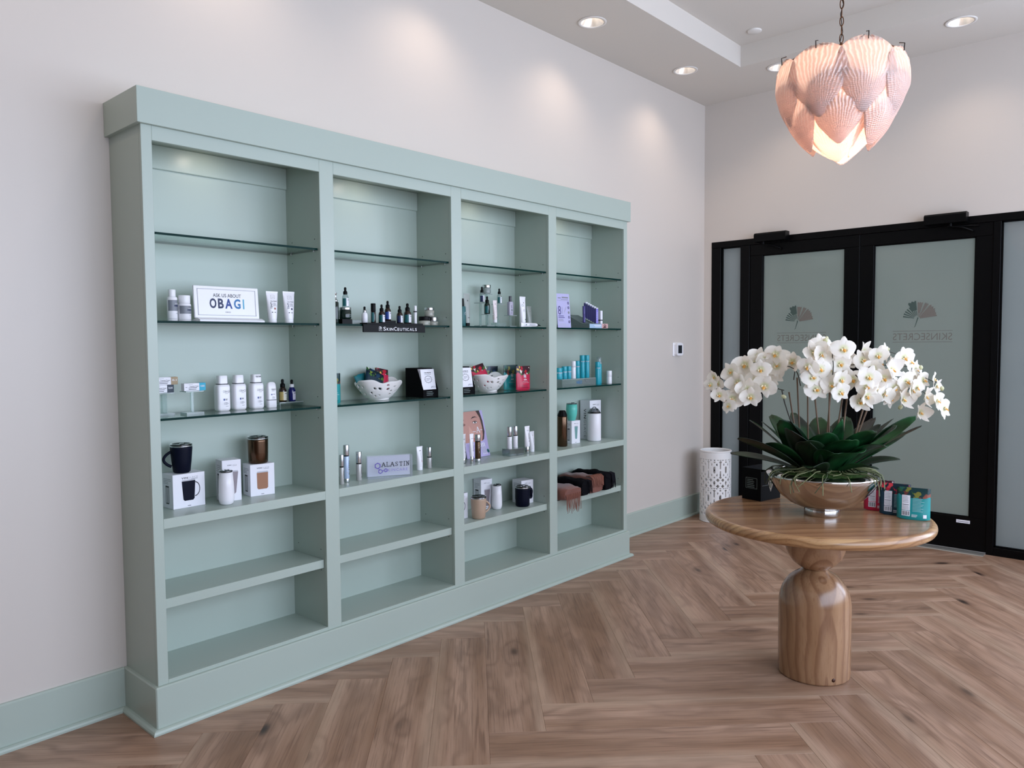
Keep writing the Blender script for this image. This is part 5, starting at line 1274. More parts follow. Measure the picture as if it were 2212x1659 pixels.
t = carton('small_carton', 'white and black small carton at the right of the violet cartons', (3.286, -0.205, Z2), 0.024, 0.05, 0.125, 0)
MB().box(-0.0124, 0.0124, -0.0252, 0.0252, 0.055, 0.062).build('black_band', m_ink, t)
t = carton('eye_photo_card', 'small pink card with a close-up of an eye right of the wedge display', (3.298, -0.248, Z2), 0.068, 0.003, 0.033, R_(-5), M('pink_card', '#d3a7a4', 0.5), cat='card')
mb = MB(); put_poly(mb, [(-0.022, 0.004), (-0.01, 0.016), (0.004, 0.018), (0.018, 0.008), (0.006, 0.005)], 0); put_poly(mb, [(-0.024, 0.016), (-0.008, 0.028), (0.01, 0.026), (0.02, 0.014), (0.006, 0.021), (-0.01, 0.022)], 0); flatset(mb, -0.0022); mb.build('print', m_hairish if False else M('dark_eye_print', '#4a1f22', 0.5), t)

# --- bay four, lower glass shelf: teal bottles
def bandtxt(t, r, z, h, mt):
    mb = MB(); rr = random.Random(int(z*1e4))
    for i in range(7):
        a = -72+i*21; w = rr.choice((7, 10, 13)); band(mb, r, a, a+w, z-h/2, z+h/2, 0, 3, 0.0006)
        if rr.random() < 0.6: band(mb, r, a+w*0.3, a+w*0.7, z-h/5, z+h/5, 1, 2, 0.0009)
    mb.build('silver_band', [m_whitepaper, mt], t)
def tealb(label, loc, r, h, mat, name='serum_bottle', ink=None):
    t = thing(name, label, 'jar' if 'jar' in name else 'bottle', loc, 0, 'teal and white skincare bottles'); zc = h*(0.55 if h < 0.1 else 0.66 if h < 0.13 else 0.72)
    lathe('body', rnd_prof(r, zc, 0.0012), mat, t); lathe('cap', rnd_prof(r*0.99, h-zc-0.0004, 0.0015), mat, t, (0, 0, zc+0.0004))
    bandtxt(t, r, zc+0.001, 0.008, m_ink if mat is m_gloss else m_teal)
    mb = MB()
    for q in (0.75, 0.45, 0.28, 0.2): band(mb, r, 5, 55, zc*q, zc*q+0.0018, 0, 6, 0.0005)
    mb.build('lettering', ink or (m_grey if mat is m_gloss else m_paleblue), t); return t
tr = thing('acrylic_tray', 'clear acrylic riser tray lettered in blue under the teal bottles', 'display stand', (3.046, -0.185, Z3), R_(0), 'clear acrylic display stands')
mb = MB().box(-0.215, 0.165, -0.05, 0.05, 0.0465, 0.0505)
for k in range(2, 6): mb.m[k] = 1
mb.build('top_plate', [m_acrylic, m_acryledge], tr); MB().box(-0.215, 0.165, -0.05, -0.046, 0, 0.0465).build('front_plate', [glassy('hazy_acrylic', '#cfdcd8', 0.12, 0.05, haze=0.12)], tr)
for x in (-0.215, 0.161): MB().box(x, x+0.004, -0.046, 0.05, 0, 0.0465).build('end_plate', [m_acryledge], tr)
printed(tr, [m_midblue, m_grey], lambda mb: (put_text(mb, 'NEO', -0.028, 0.026, 0.06, 0.022, bold=0.01, m=0), put_text(mb, 'CUTIS', 0.048, 0.026, 0.075, 0.022, bold=-0.01, m=1)), y=-0.0506)
for lb, x, r, h, mt, nm in (('squat teal jar at the left end of the acrylic tray', 2.857, 0.0255, 0.076, m_teal, 'cream_jar'), ('short teal bottle next to the squat jar on the tray', 2.918, 0.0185, 0.084, m_teal, 'serum_bottle'), ('short teal bottle left of the white bottle on the tray', 2.967, 0.0172, 0.084, m_teal, 'serum_bottle'),
                         ('white bottle among the teal ones on the tray', 3.018, 0.0172, 0.118, m_gloss, 'serum_bottle'), ('medium teal bottle right of the white bottle on the tray', 3.064, 0.0165, 0.119, m_teal, 'serum_bottle'), ('tall teal bottle, left of the two tallest on the tray', 3.118, 0.0178, 0.156, m_teal, 'serum_bottle'), ('tall teal bottle, right of the two tallest on the tray', 3.172, 0.0172, 0.156, m_teal, 'serum_bottle')):
    tealb(lb, (x, -0.185, Z3+0.0507), r, h, mt, nm)
tealb('teal bottle standing on the glass just right of the tray', (3.272, -0.205, Z3), 0.0182, 0.158, m_teal)
t = thing('pump_bottle', 'teal pump bottle with a white pump under a clear overcap', 'bottle', (3.345, -0.165, Z3))
lathe('body', rnd_prof(0.0185, 0.142, 0.0015), m_teal, t); lathe('pump', [(0, 0), (0.0178, 0), (0.0178, 0.010), (0.008, 0.014), (0.008, 0.032), (0, 0.033)], m_gloss, t, (0, 0, 0.142)); lathe('overcap', [(0.0182, 0), (0.0187, 0.001), (0.0187, 0.048), (0.0175, 0.050), (0, 0.050)], m_clearbottle, t, (0, 0, 0.1425))
tealb('small white jar alone at the right of the fourth bay', (3.400, -0.215, Z3), 0.0195, 0.092, m_gloss, 'cream_jar')

# --- bay four, fixed shelf: bottles and boxes
t = thing('sports_bottle', 'bronze metal bottle with an angular black cap in the fourth bay', 'bottle', (2.888, -0.190, ZB), R_(20))
lathe('body', [(0, 0), (0.031, 0), (0.0345, 0.004), (0.0345, 0.195), (0.033, 0.201), (0.026, 0.205), (0, 0.205)], m_bronze, t, seg=36)
MB().lathe([(0.027, 0.203), (0.034, 0.204), (0.034, 0.210), (0.022, 0.238), (0.020, 0.241), (0, 0.241)], 12, sm=False).build('cap', m_rubber, t)
MB().tube([(0.022*math.sin(-0.5)*1.5, -0.036, 0.03), (0.03, -0.0215, 0.03), (0.03, -0.0215, 0.15), (0.012, -0.0345, 0.155)], 0.0012, 6).build('grip_outline', m_rubber, t)
gift_box('small white box with an aqua cup pictured, under the aqua tumbler', (3.062, -0.143, ZB), 0.086, 0.062, 0.158, R_(-5), lambda mb: mugpic(mb, 0.002, 0.03, 0.034, 0.086, 6, 0, 0, 0.55), True)
t = thing('wine_tumbler', 'aqua stemless tumbler with a clear lid standing on the small box', 'tumbler', (3.052, -0.143, ZB+0.1583), 0, 'insulated cups')
lathe('cup', [(0, 0), (0.022, 0), (0.027, 0.004), (0.037, 0.045), (0.0395, 0.075), (0.037, 0.112), (0.035, 0.1125), (0, 0.1125)], m_aqua, t, seg=32); lathe('lid', [(0.0355, 0.112), (0.0375, 0.114), (0.0375, 0.118), (0.034, 0.121), (0, 0.119)], m_lid, t, seg=32); MB().box(-0.008, 0.008, -0.02, 0.0, 0.1195, 0.125, b=0.002).build('slider', m_lid, t)
t = carton('bottle_box', 'tallest white box lettered VINGLACE down its side in the fourth bay', (3.347, -0.088, ZB), 0.124, 0.092, 0.280, R_(-4), group='white drinkware boxes')
mb = MB(); brand(mb, 0.005, 0.250, 0.075); flatset(mb, -0.0466); mb.build('print', [m_ink, m_ink, m_ltgrey, m_grey], t)
mb = MB(); vs = []
a1 = MB(); put_text(a1, 'VIN', 0, 0, 0.070, 0.022, bold=0.012, vert=True, spacing=1.2); a2 = MB(); put_text(a2, 'GLACE', 0, 0, 0.128, 0.022, bold=-0.014, vert=True, m=1, spacing=1.2)
for q, zc in ((a1, 0.185), (a2, 0.078)): q.v = [(-x, y, -z+zc) for x, y, z in q.v]; mb.add(q.v, q.f, q.m[0])
flatset(mb, -0.0626); mb.tf(Matrix.Rotation(-PI/2, 4, 'Z')); mb.build('side_print', [m_ink, m_grey], t)
t = thing('water_bottle', 'large white water bottle with a domed handle lid in front of the tallest box', 'bottle', (3.262, -0.182, ZB), R_(0))
lathe('body', [(0, 0), (0.042, 0), (0.0475, 0.003), (0.0485, 0.008), (0.0485, 0.19), (0.047, 0.196), (0, 0.196)], m_gloss, t, seg=40)
lathe('rim', [(0, 0.196), (0.0475, 0.196), (0.0475, 0.2), (0, 0.2)], m_rubber, t, seg=40); lathe('dome', [(0.046, 0.2), (0.043, 0.207), (0.028, 0.228), (0.020, 0.231), (0, 0.231)], m_lid, t, seg=32)
MB().tube([(-0.043, 0, 0.2), (-0.03, 0, 0.225), (-0.012, 0, 0.238), (0.012, 0, 0.238), (0.03, 0, 0.225), (0.043, 0, 0.2)], 0.004, 8).build('carry_loop', m_lid, t)
mb = MB(); put_bar(mb, 0.012, 0.022, 0.15, 0.153); wrap(mb, 0.0485); mb.build('lettering', m_ltgrey, t)

# --- bay four, wooden shelf: folded scarves
def scarf(label, x0, x1, y0, y1, h, mat, mfr, fringe, seed, rz=0.0):
    cx, cy = (x0+x1)/2, (y0+y1)/2; w, L = x1-x0, y1-y0
    t = thing('folded_scarf', label, 'scarf', (cx, cy, ZA2), rz, 'folded fringed scarves'); rr = random.Random(seed)
    N = 28; mb = MB(); rows = []
    for j in range(15):
        v = j/14; y = -L/2+L*v; k = 0.86+0.14*math.sin(PI*min(1, max(0, v*1.0+0.05))); ends = 1 if 0 < j < 14 else 0.90
        r = []
        for i in range(N):
            a = 2*PI*i/N; c, s_ = math.cos(a), math.sin(a); e = 0.42
            px = w/2*abs(c)**e*(1 if c > 0 else -1)*ends; pz = h/2+h/2*k*abs(s_)**e*(1 if s_ > 0 else -1)*ends
            wob = 0.0035*math.sin(3*a+j*0.9+seed)+0.0022*math.sin(7*a+j*1.7)
            r.append((px+wob, y+0.003*math.sin(5*a), max(0.0004, pz+wob*(1 if s_ > -0.2 else 0))))
        rows.append(r)
    loft(mb, rows).build('cloth', mat, t)
    # a second fold line lying along the roll
    fo = MB()
    for q in (0.35, 0.6):
        fo.tube([(w*0.5*math.sin(a)*0.99, -L/2-0.0004, h*q+h*0.10*math.cos(a*1.3)) for a in [-1.2+0.2*i for i in range(13)]], 0.0016, 5)
    fo.build('fold_edge', mat, t)
    fb = MB()
    for k in range(fringe[0]):
        f = k/(fringe[0]-1); kind = fringe[1]
        if kind == 'front':
            x = -w*0.42+f*w*0.80; l = rr.uniform(0.085, 0.125); pts = [(x+rr.uniform(-.002, .002), -L/2-0.003, h*0.52), (x, -L/2-0.008, h*0.30), (x+rr.uniform(-.003, .003), -L/2-0.009, 0.0), (x+rr.uniform(-.006, .006), -L/2-0.011-rr.uniform(0, .004), -(l-h*0.5))]
        elif kind == 'top':
            y = -L/2+f*L*0.85; x = rr.uniform(-w*0.35, w*0.3); z = h*0.98; pts = [(x-0.02, y+0.012, z), (x, y+0.004, z+0.009), (x+0.022, y, z+0.005), (x+rr.uniform(0.03, 0.05), y-0.012, z-0.016), (x+rr.uniform(0.035, 0.055), y-0.02, z-rr.uniform(0.03, 0.055))]
        elif kind == 'over':
            x = -w*0.45+f*w*0.95; pts = [(x, -L/2+0.05, h*1.0), (x+rr.uniform(-.004, .004), -L/2+0.015, h*1.04), (x+rr.uniform(-.004, .004), -L/2-0.006, h*0.93), (x+rr.uniform(-.008, .008), -L/2-0.010, h*rr.uniform(0.35, 0.6))]
        else:
            x = w*0.2+f*w*0.36; pts = [(x-0.012, -L/2+0.02, h*0.97), (x, -L/2-0.004, h*0.9), (x+0.006, -L/2-0.008, h*0.55), (x+rr.uniform(0, .012), -L/2-0.010, h*rr.uniform(0.12, 0.3))]
        fb.tube(pts, lambda q: 0.0024*(1-q*0.4), 5)
    fb.build('fringe', mfr, t)['kind'] = 'stuff'
    return t
m_brownwool = M('brown_wool', '#7c5045', 0.9, spec=0.1, bump=0.5, bscale=900, sheen=0.3); m_brownfr = M('brown_fringe', '#8a5d50', 0.9, spec=0.1)
m_blackwool = M('black_wool', '#0d0d12', 0.9, spec=0.1, bump=0.5, bscale=900); m_blackfr = M('black_fringe', '#101017', 0.85, spec=0.15)
scarf('brown folded scarf with its fringe hanging over the shelf edge', 2.700, 2.885, -0.352, -0.06, 0.088, m_brownwool, m_brownfr, (24, 'front'), 1)
scarf('black folded scarf between the two brown scarves', 2.895, 2.992, -0.345, -0.06, 0.112, m_blackwool, m_blackfr, (6, 'side'), 2)
scarf('brown rolled scarf with loose fringe spilling over its top', 3.004, 3.136, -0.345, -0.06, 0.122, m_brownwool, m_brownfr, (34, 'over'), 3)
scarf('black fringed scarf at the right end of the shelf', 3.150, 3.258, -0.350, -0.06, 0.132, m_blackwool, m_blackfr, (16, 'side'), 4)

# ---------------------------------------------------------------- pedestal table
TC = Vector((2.405, -2.065, 0)); TT = 0.752
gax = (0.70, -0.714, 0.0)
m_top = solid_wood('pine_top', '#966f50', '#70482f', '#ab8460', gax, (-0.03, -0.04, 0.30), 26.0, 0.26, 0.010)
m_edgew = solid_wood('pine_edge', '#a67c54', '#6b4223', '#bb9468', (0.70, -0.714, 0.06), (-0.30, -0.28, 0.56), 46.0, 0.30, 0.020)
m_base = solid_wood('pine_block', '#946f50', '#6c442d', '#a58060', (0.10, 0.09, 1.0), (-0.092, -0.078, 0.25), 27.0, 0.25, 0.012)
tb = thing('pedestal_table', 'round wooden pedestal table with a domed block base under the orchids', 'table', TC)
mb = MB()
pr = [(0, 0.703), (0.470, 0.703), (0.482, 0.705), (0.490, 0.710), (0.4955, 0.719), (0.497, 0.728), (0.4955, 0.737), (0.490, 0.745), (0.484, 0.749), (0.476, 0.7512), (0.468, 0.752), (0, 0.752)]
mb.lathe(pr, 120, ms=[1]*9+[0]*2); mb.build('table_top', [m_top, m_edgew], tb)
cup = [(0, 0.4955), (0.054, 0.4955), (0.062, 0.4985)]+[(0.135*math.cos(a), 0.619+0.135*math.sin(a)) for a in [-1.05+1.05*i/10 for i in range(11)]]+[(0.135, 0.70), (0.15, 0.7028), (0, 0.7028)]
MB().lathe(cup, 64).build('pedestal_cup', m_base, tb)
dome = [(0, 0.0005), (0.154, 0.0005), (0.158, 0.004), (0.1592, 0.010), (0.1592, 0.31)]+[(0.1592*math.cos(a)**0.85, 0.325+0.166*math.sin(a)) for a in [1.2*i/12 for i in range(1, 13)]]+[(0.056, 0.492), (0.052, 0.4952), (0, 0.4952)]
MB().lathe(dome, 72).build('pedestal_block', m_base, tb)
kn = MB().lathe([(0, 0), (0.007, 0), (0.009, 0.0004), (0, 0.0006)][::-1], 16); a = math.radians(-128)
kn.tf(Matrix.Rotation(a, 4, 'Z') @ Matrix.Translation((0.1588, 0, 0.028)) @ Matrix.Rotation(PI/2, 4, 'Y')); kn.build('knot', M('dark_knot', '#43200f', 0.4), tb)

# ---------------------------------------------------------------- steel planter bowl
PC = Vector((2.395, -2.097, TT+0.0003))
pb = thing('planter_bowl', 'wide polished steel footed bowl holding the white orchids', 'bowl', PC)
m_steel = M('planter_steel', '#c9c5c1', 0.09, 1.0)
hb = [(0.074, 0.034), (0.10, 0.040), (0.145, 0.060), (0.185, 0.092), (0.215, 0.128), (0.238, 0.168), (0.2455, 0.184), (0.246, 0.188), (0.243, 0.1915), (0.232, 0.199), (0.216, 0.2035), (0.205, 0.202), (0.200, 0.196), (0.19, 0.17), (0.15, 0.10), (0, 0.08)]
MB().lathe(hb, 96).build('bowl', m_steel, pb)
MB().lathe([(0, 0), (0.076, 0), (0.0785, 0.002), (0.0785, 0.028), (0.076, 0.033), (0.072, 0.0355), (0, 0.0355)], 64).build('foot_ring', m_steel, pb)

# ---------------------------------------------------------------- orchid arrangement
rx = Vector((math.cos(yaw), -math.sin(yaw), 0)); ry = Vector((math.sin(yaw), math.cos(yaw), 0))
oc = thing('orchid_arrangement', 'full arrangement of white orchids with dark leaves in the steel bowl', 'orchids', (PC.x, PC.y, TT+0.17))
OZ = oc.location.z
def OP(px, py, d=0.0):
    """sideways, depth and height (metres) of a spot in the arrangement, laid out square to the entrance view"""
    a = (px/3.95-261)/463.0; z = 0.938+(307-py/3.95)/463.0-OZ
    k = 1+d/3.55
    return rx*(a*k)+ry*d+Vector((0, 0, (z-0.62)*k+0.62))
m_stake = M('bamboo_stake', '#6b5440', 0.6); m_stem = M('orchid_stem', '#2f2a1c', 0.5)
r6 = random.Random(6)
STK = [((745, 700), (700, 505), 0.02, 0), ((800, 760), (778, 520), 0.05, 1), ((940, 880), (912, 560), -0.06, 1), ((997, 940), (1002, 470), -0.10, 1), ((1150, 900), (1185, 380), -0.08, 1), ((1128, 720), (1142, 400), 0.06, 1),
       ((1195, 740), (1240, 320), 0.02, 1), ((1305, 880), (1368, 540), -0.04, 1), ((1338, 890), (1415, 580), -0.02, 1), ((952, 690), (955, 470), 0.08, 1), ((882, 680), (880, 400), 0.10, 1)]
for (x0, y0), (x1, y1), d, bam in STK:
    f = (1120-y0)/(y1-y0)
    xb = x0+(x1-x0)*f; xb = 1030+(xb-1030)*0.75
    p0, p1 = OP(xb, 1120, d), OP(x1, y1, d)
    if bam: MB().tube([p0.lerp(p1, i/8) for i in range(9)], lambda q: 0.0036+0.0005*abs(math.sin(q*14)), 8).build('bamboo_stake', m_stake, oc)
    else: MB().tube([p0.lerp(p1, i/6)+rx*0.006*math.sin(i) for i in range(7)], 0.003, 6).build('stem', m_stem, oc)
# blossoms: two broad petals, three sepals, lip of its own
def petal(mb, ang, L, Wd, cup, tw=0.0, tip=0.5):
    def fn(u, v):
        s_ = (u-0.5)*2; w = Wd/2*(math.sin(PI*min(1, v**0.62*0.96+0.02))**tip)
        r = 0.003+L*v; x = s_*w; y = -cup*(v**2)*L+0.12*Wd*(s_*s_)*v*0.6-tw*s_*v*0.01
        c, q = math.cos(ang), math.sin(ang)
        return (r*c-x*q, y, r*q+x*c)
    mb.grid(fn, 6, 6)
def bloom_mesh(k):
    mb = MB(); c = (0.10, 0.35, -0.12, 0.7)[k]
    for a in (0.12, PI-0.12): petal(mb, a, 0.041, 0.056, c, 0.4, 0.42)
    petal(mb, PI/2, 0.040, 0.031, c*0.8, 0, 0.62)
    for a in (-PI/2+0.62, -PI/2-0.62): petal(mb, a, 0.039, 0.029, c*0.9, 0, 0.62)
    return mb.mesh('blossom', m_petal)
def petal_mat():
    m = M('orchid_petal', '#f3ece0', 0.5); t = T(m); b = t.b
    co = t.co('Object'); ln = t.n('ShaderNodeVectorMath', {'operation': 'LENGTH'}); t.lk(co, ln.inputs[0])
    c = t.mix(t.sm(ln.outputs['Value'], 0.004, 0.022), lin('#dfe0b0'), lin('#f6f0e6')); t.lk(c, b.inputs['Base Color'])
    tl = t.n('ShaderNodeBsdfTranslucent'); t.lk(c, tl.inputs[0]); mx = t.n('ShaderNodeMixShader'); mx.inputs[0].default_value = 0.35
    t.lk(b.outputs[0], mx.inputs[1]); t.lk(tl.outputs[0], mx.inputs[2]); t.lk(mx.outputs[0], t.nt.nodes['Material Output'].inputs[0]); return m
m_petal = petal_mat(); m_lip = M('orchid_lip', '#d79a3e', 0.5); m_lipw = M('orchid_lip_pale', '#e9d7b0', 0.5)
BL = [bloom_mesh(k) for k in range(4)]
lipm = MB()
lipm.grid(lambda u, v: ((u-0.5)*0.012*(1-0.5*v), -0.004-0.010*v, -0.002-0.010*v+0.004*math.sin(PI*u)), 4, 4)
for s_ in (-1, 1): lipm.grid(lambda u, v: (s_*(0.003+0.007*v), -0.004-0.006*v*math.sin(PI*u), -0.003+(u-0.5)*0.010), 3, 3, m=1)
lipm.lathe([(0, 0), (0.0028, 0.001), (0.0026, 0.006), (0, 0.008)], 8, (0, -0.004, -0.001), m=1)
lipme = lipm.mesh('lip', [m_lip, m_lipw])
def bloom(p, face, k, sc, roll=0.0):
    o = bpy.data.objects.new('blossom', BL[k]); COL.objects.link(o); o.parent = oc; o.location = p
    f = face.normalized(); zz = Vector((0, 0, 1)); x = f.cross(zz).normalized()*-1; x = zz.cross(-f).normalized() if False else (-f).cross(zz).normalized()
    z2 = x.cross(-f).normalized()
    Rm = Matrix((x, -f, z2)).transposed() @ Matrix.Rotation(roll, 3, 'Y')
    o.rotation_euler = Rm.to_euler(); o.scale = (sc, sc, sc)
    l = bpy.data.objects.new('lip', lipme); COL.objects.link(l); l.parent = o
SPK = [
 ([(910, 470), (880, 330), (760, 290)], 0.10, [(650, 310), (560, 285), (430, 290), (370, 390), (300, 350), (235, 445), (190, 390), (140, 455)]),
 ([(700, 505), (630, 488)], 0.0, [(515, 470), (395, 500), (480, 330), (470, 430), (330, 440), (280, 575), (390, 560), (215, 632), (150, 540)]),
 ([(880, 420), (900, 260)], 0.14, [(850, 270), (770, 225), (690, 205), (590, 225), (720, 380), (660, 420), (620, 250), (700, 300)]),
 ([(912, 560), (935, 400), (960, 250)], -0.08, [(945, 130), (925, 215), (835, 400), (925, 380), (865, 500), (900, 330), (800, 310), (880, 190), (1000, 240)]),
 ([(1002, 470), (1020, 300), (1000, 200)], -0.12, [(1065, 165), (1085, 290), (1050, 420), (1040, 525), (985, 470)]),
 ([(1142, 400), (1130, 240)], 0.12, [(1210, 190), (1300, 260), (1165, 330), (1150, 210), (1110, 250), (1250, 170), (1020, 330), (1230, 330)]),
 ([(1240, 320), (1150, 230), (1300, 285)], 0.04, [(1370, 260), (1480, 220), (1560, 200), (1620, 310), (1690, 240), (1760, 275), (1410, 190), (1540, 280)]),
 ([(1280, 300), (1480, 290), (1690, 310)], 0.10, [(1830, 400), (1880, 340), (1940, 430), (2020, 420), (2065, 480)]),
 ([(1368, 540), (1370, 360), (1330, 320)], -0.08, [(1440, 410), (1390, 330), (1510, 340), (1320, 430), (1290, 480), (1390, 490), (1350, 380), (1200, 420)]),
 ([(1415, 580), (1420, 420), (1550, 400)], -0.04, [(1480, 545), (1590, 490), (1685, 440), (1725, 515), (1810, 565), (1640, 590), (1830, 700), (1905, 600), (1985, 665), (1550, 570), (1770, 490)]),
 ([(1185, 380), (1240, 440)], -0.14, [(1260, 400), (1245, 610), (1290, 560)]),
]
tocam = -ry
for lead, d, fl in SPK:
    pts = [OP(x, y, d) for x, y in lead]+[OP(x, y-26, d+0.02) for x, y in sorted(fl, key=lambda q: abs(q[0]-lead[-1][0])+abs(q[1]-lead[-1][1]))[::2]]
    sm_ = []
    for i in range(len(pts)-1):
        for q in range(4): sm_.append(pts[i].lerp(pts[i+1], q/4))
    sm_.append(pts[-1])
    for _ in range(3): sm_ = [sm_[0]]+[(sm_[i-1]+sm_[i]*2+sm_[i+1])/4 for i in range(1, len(sm_)-1)]+[sm_[-1]]
    MB().tube(sm_, lambda q: 0.0026-0.0012*q, 6).build('flower_spike', m_stem, oc)
    for i, (x, y) in enumerate(fl):
        p = OP(x, y, d-0.02+r6.uniform(-0.04, 0.05))
        side = rx*((x-1060)/1000.0*0.9)
        f = tocam*0.9+side+Vector((r6.uniform(-.35, .35), r6.uniform(-.35, .35), r6.uniform(-.35, .25)))
        edge = 0.72 if (x < 260 or x > 1990) else 1.0
        bloom(p, f, r6.choice((0, 0, 1, 2, 3)), edge*r6.uniform(1.08, 1.32), r6.uniform(-0.6, 0.6))
for (x, y, d) in [(2090, 500, 0.1), (1635, 655, -0.05), (980, 95, -0.08), (1000, 80, -0.06), (1590, 175, 0.05), (1910, 325, 0.1), (700, 560, 0.0), (1330, 170, 0.1)]:
    bd = MB().lathe([(0, -0.012), (0.006, -0.009), (0.0095, 0.0), (0.007, 0.009), (0, 0.015)], 10); o = bd.build('flower_bud', m_petal, oc, OP(x, y, d), (r6.uniform(-1, 1), r6.uniform(-1, 1), 0))
# leaves
def leafmat():
    m = M('orchid_leaf', '#123a1c', 0.42, spec=0.3); t = T(m); co = t.co('Object'); nz = t.n('ShaderNodeTexNoise', Scale=9.0); t.lk(co, nz.inputs['Vector'])
    oi = t.n('ShaderNodeObjectInfo').outputs['Random']
    c = t.mix(t.sm(nz.outputs['Fac'], 0.3, 0.7), lin('#06170a'), lin('#144420')); c = t.mix(t.ma('MULTIPLY', t.ma('GREATER_THAN', oi, 0.6), 0.55), c, lin('#1d1a17')); t.lk(c, t.b.inputs['Base Color']); return m
m_leaf = leafmat()
def leaf(az, L, Wd, rise, droop, tw=0.0, base=(0, 0, 0.0), fold=0.25):
    """az: degrees, 0 = right in the entrance view, 90 = away"""
    a = math.radians(az); dr = rx*math.cos(a)+ry*math.sin(a); sd = Vector((-dr.y, dr.x, 0))
    def fn(u, v):
        s_ = (u-0.5)*2; w = Wd/2*(math.sin(PI*min(0.985, 0.08+v*0.90))**0.62)
        r = L*v*math.cos(math.radians(rise)*(1-0.3*v)); z = L*(math.sin(math.radians(rise))*v-droop*v**2.6)
        p = Vector(base)+dr*(0.03+r)+Vector((0, 0, z))+sd*(s_*w*math.cos(tw*v))+Vector((0, 0, 1))*(fold*abs(s_)*w+s_*w*math.sin(tw*v))
        return p
    mb = MB(); mb.grid(fn, 8, 14); mb.solid(0.0012); return mb.build('leaf', m_leaf, oc)
LV = [(185, 0.33, 0.075, 34, 0.10, 0.5, 0.1), (172, 0.31, 0.07, 20, 0.12, -0.3, 0.1), (150, 0.24, 0.10, 62, 0.05, 0.3, 0.2), (205, 0.26, 0.11, 66, 0.05, 0.9, 0.2), (232, 0.24, 0.105, 60, 0.22, 0.2, 0.2), (255, 0.23, 0.10, 52, 0.30, -0.2, 0.25), (280, 0.24, 0.11, 50, 0.28, 0.2, 0.2),
      (305, 0.25, 0.105, 52, 0.24, -0.3, 0.2), (328, 0.33, 0.085, 50, 0.02, -1.15, 0.12), (345, 0.34, 0.075, 40, 0.05, -0.5, 0.1), (5, 0.32, 0.07, 34, 0.06, 0.4, 0.1), (20, 0.33, 0.07, 44, 0.05, -0.4, 0.1), (45, 0.26, 0.10, 60, 0.05, 0.4, 0.2), (75, 0.25, 0.10, 66, 0.08, 0, 0.2), (100, 0.26, 0.10, 70, 0.05, 0.3, 0.2), (125, 0.26, 0.10, 64, 0.05, -0.4, 0.2),
      (218, 0.25, 0.085, 74, 0.02, -0.9, 0.2), (265, 0.26, 0.08, 78, 0.05, 0.9, 0.15), (315, 0.24, 0.09, 72, 0.08, 0.8, 0.2), (193, 0.23, 0.09, 48, 0.2, 0.5, 0.2), (240, 0.20, 0.09, 30, 0.25, 0.3, 0.2), (295, 0.20, 0.09, 28, 0.25, -0.3, 0.2), (350, 0.24, 0.08, 22, 0.15, 0.2, 0.2), (225, 0.27, 0.12, 58, 0.1, -0.4, 0.15), (248, 0.25, 0.12, 66, 0.16, 0.3, 0.2), (272, 0.25, 0.12, 60, 0.2, 0.0, 0.2), (292, 0.26, 0.12, 64, 0.14, -0.3, 0.2), (318, 0.28, 0.12, 58, 0.1, 0.5, 0.15), (160, 0.28, 0.11, 54, 0.06, 0.3, 0.15), (25, 0.28, 0.11, 56, 0.06, -0.3, 0.15)]
for az, L, Wd, rise, dp, tw, fo in LV:
    leaf(az+r6.uniform(-4, 4), L*1.06, Wd*1.28, rise, dp, tw, rx*(0.06*math.cos(math.radians(az)))+ry*(0.05*math.sin(math.radians(az)))+Vector((0, 0, 0.03)), fo)
# moss and air roots
ms = M('moss', '#3c5a1f', 0.9, bump=0.9, bscale=260)
mb = MB(); mb.grid(lambda u, v: (0.192*v*math.cos(2*PI*u), 0.192*v*math.sin(2*PI*u), 0.022+0.022*(1-v*v)+0.006*math.sin(17*u*2*PI+9*v)*v*math.sin(23*v)), 64, 16, True); o = mb.build('moss', ms, oc); o['kind'] = 'stuff'
tuft = MB(); 
for i in range(700):
    a = r6.uniform(0, 2*PI); r = 0.19*math.sqrt(r6.random()); p = Vector((r*math.cos(a), r*math.sin(a), 0.040-0.020*(r/0.19)**2)); q = Vector((r6.uniform(-.012, .012), r6.uniform(-.012, .012), r6.uniform(0.004, 0.016))); s_ = Vector((r6.uniform(-.002, .002), r6.uniform(-.002, .002), 0))
    tuft.add([p-s_, p+s_, p+q+s_*0.3], [(0, 1, 2)])
o = tuft.build('moss_tuft', M('moss_fibre', '#4f7326', 0.8), oc); o['kind'] = 'stuff'
m_root = M('air_root', '#767a52', 0.6); m_root2 = M('dark_air_root', '#3b4429', 0.65)
for i in range(64):
    a = math.radians(r6.choice((r6.uniform(200, 340), r6.uniform(0, 360), r6.uniform(150, 215), r6.uniform(325, 380))))
    dr = rx*math.cos(a)+ry*math.sin(a); sd = Vector((-dr.y, dr.x, 0)); L = r6.uniform(0.5, 1.0); hang = r6.random() < 0.34; ph = r6.uniform(0, 6)
    pts = []
    for k in range(12):
        f = k/11; r = 0.09+f*(0.135 if hang else 0.115*L); z = 0.052-0.012*f+0.012*math.sin(3*f+ph)*(1-f)
        if r > 0.196: z = 0.0385+0.004
        if hang and f > 0.72: r = 0.222+0.035*min(1, (f-0.72)/0.12); z = 0.046-0.10*((f-0.72)/0.28)**1.4*L if r > 0.25 else 0.046
        pts.append(dr*r+sd*(0.026*math.sin(5*f+ph)+0.013*math.sin(12*f+ph*2))+Vector((0, 0, z)))
    for _ in range(1): pts = [pts[0]]+[(pts[j-1]+pts[j]*2+pts[j+1])/4 for j in range(1, 11)]+[pts[-1]]
    MB().tube(pts, lambda q: 0.0036*(1-0.5*q), 6).build('air_root', m_root if i % 3 else m_root2, oc)

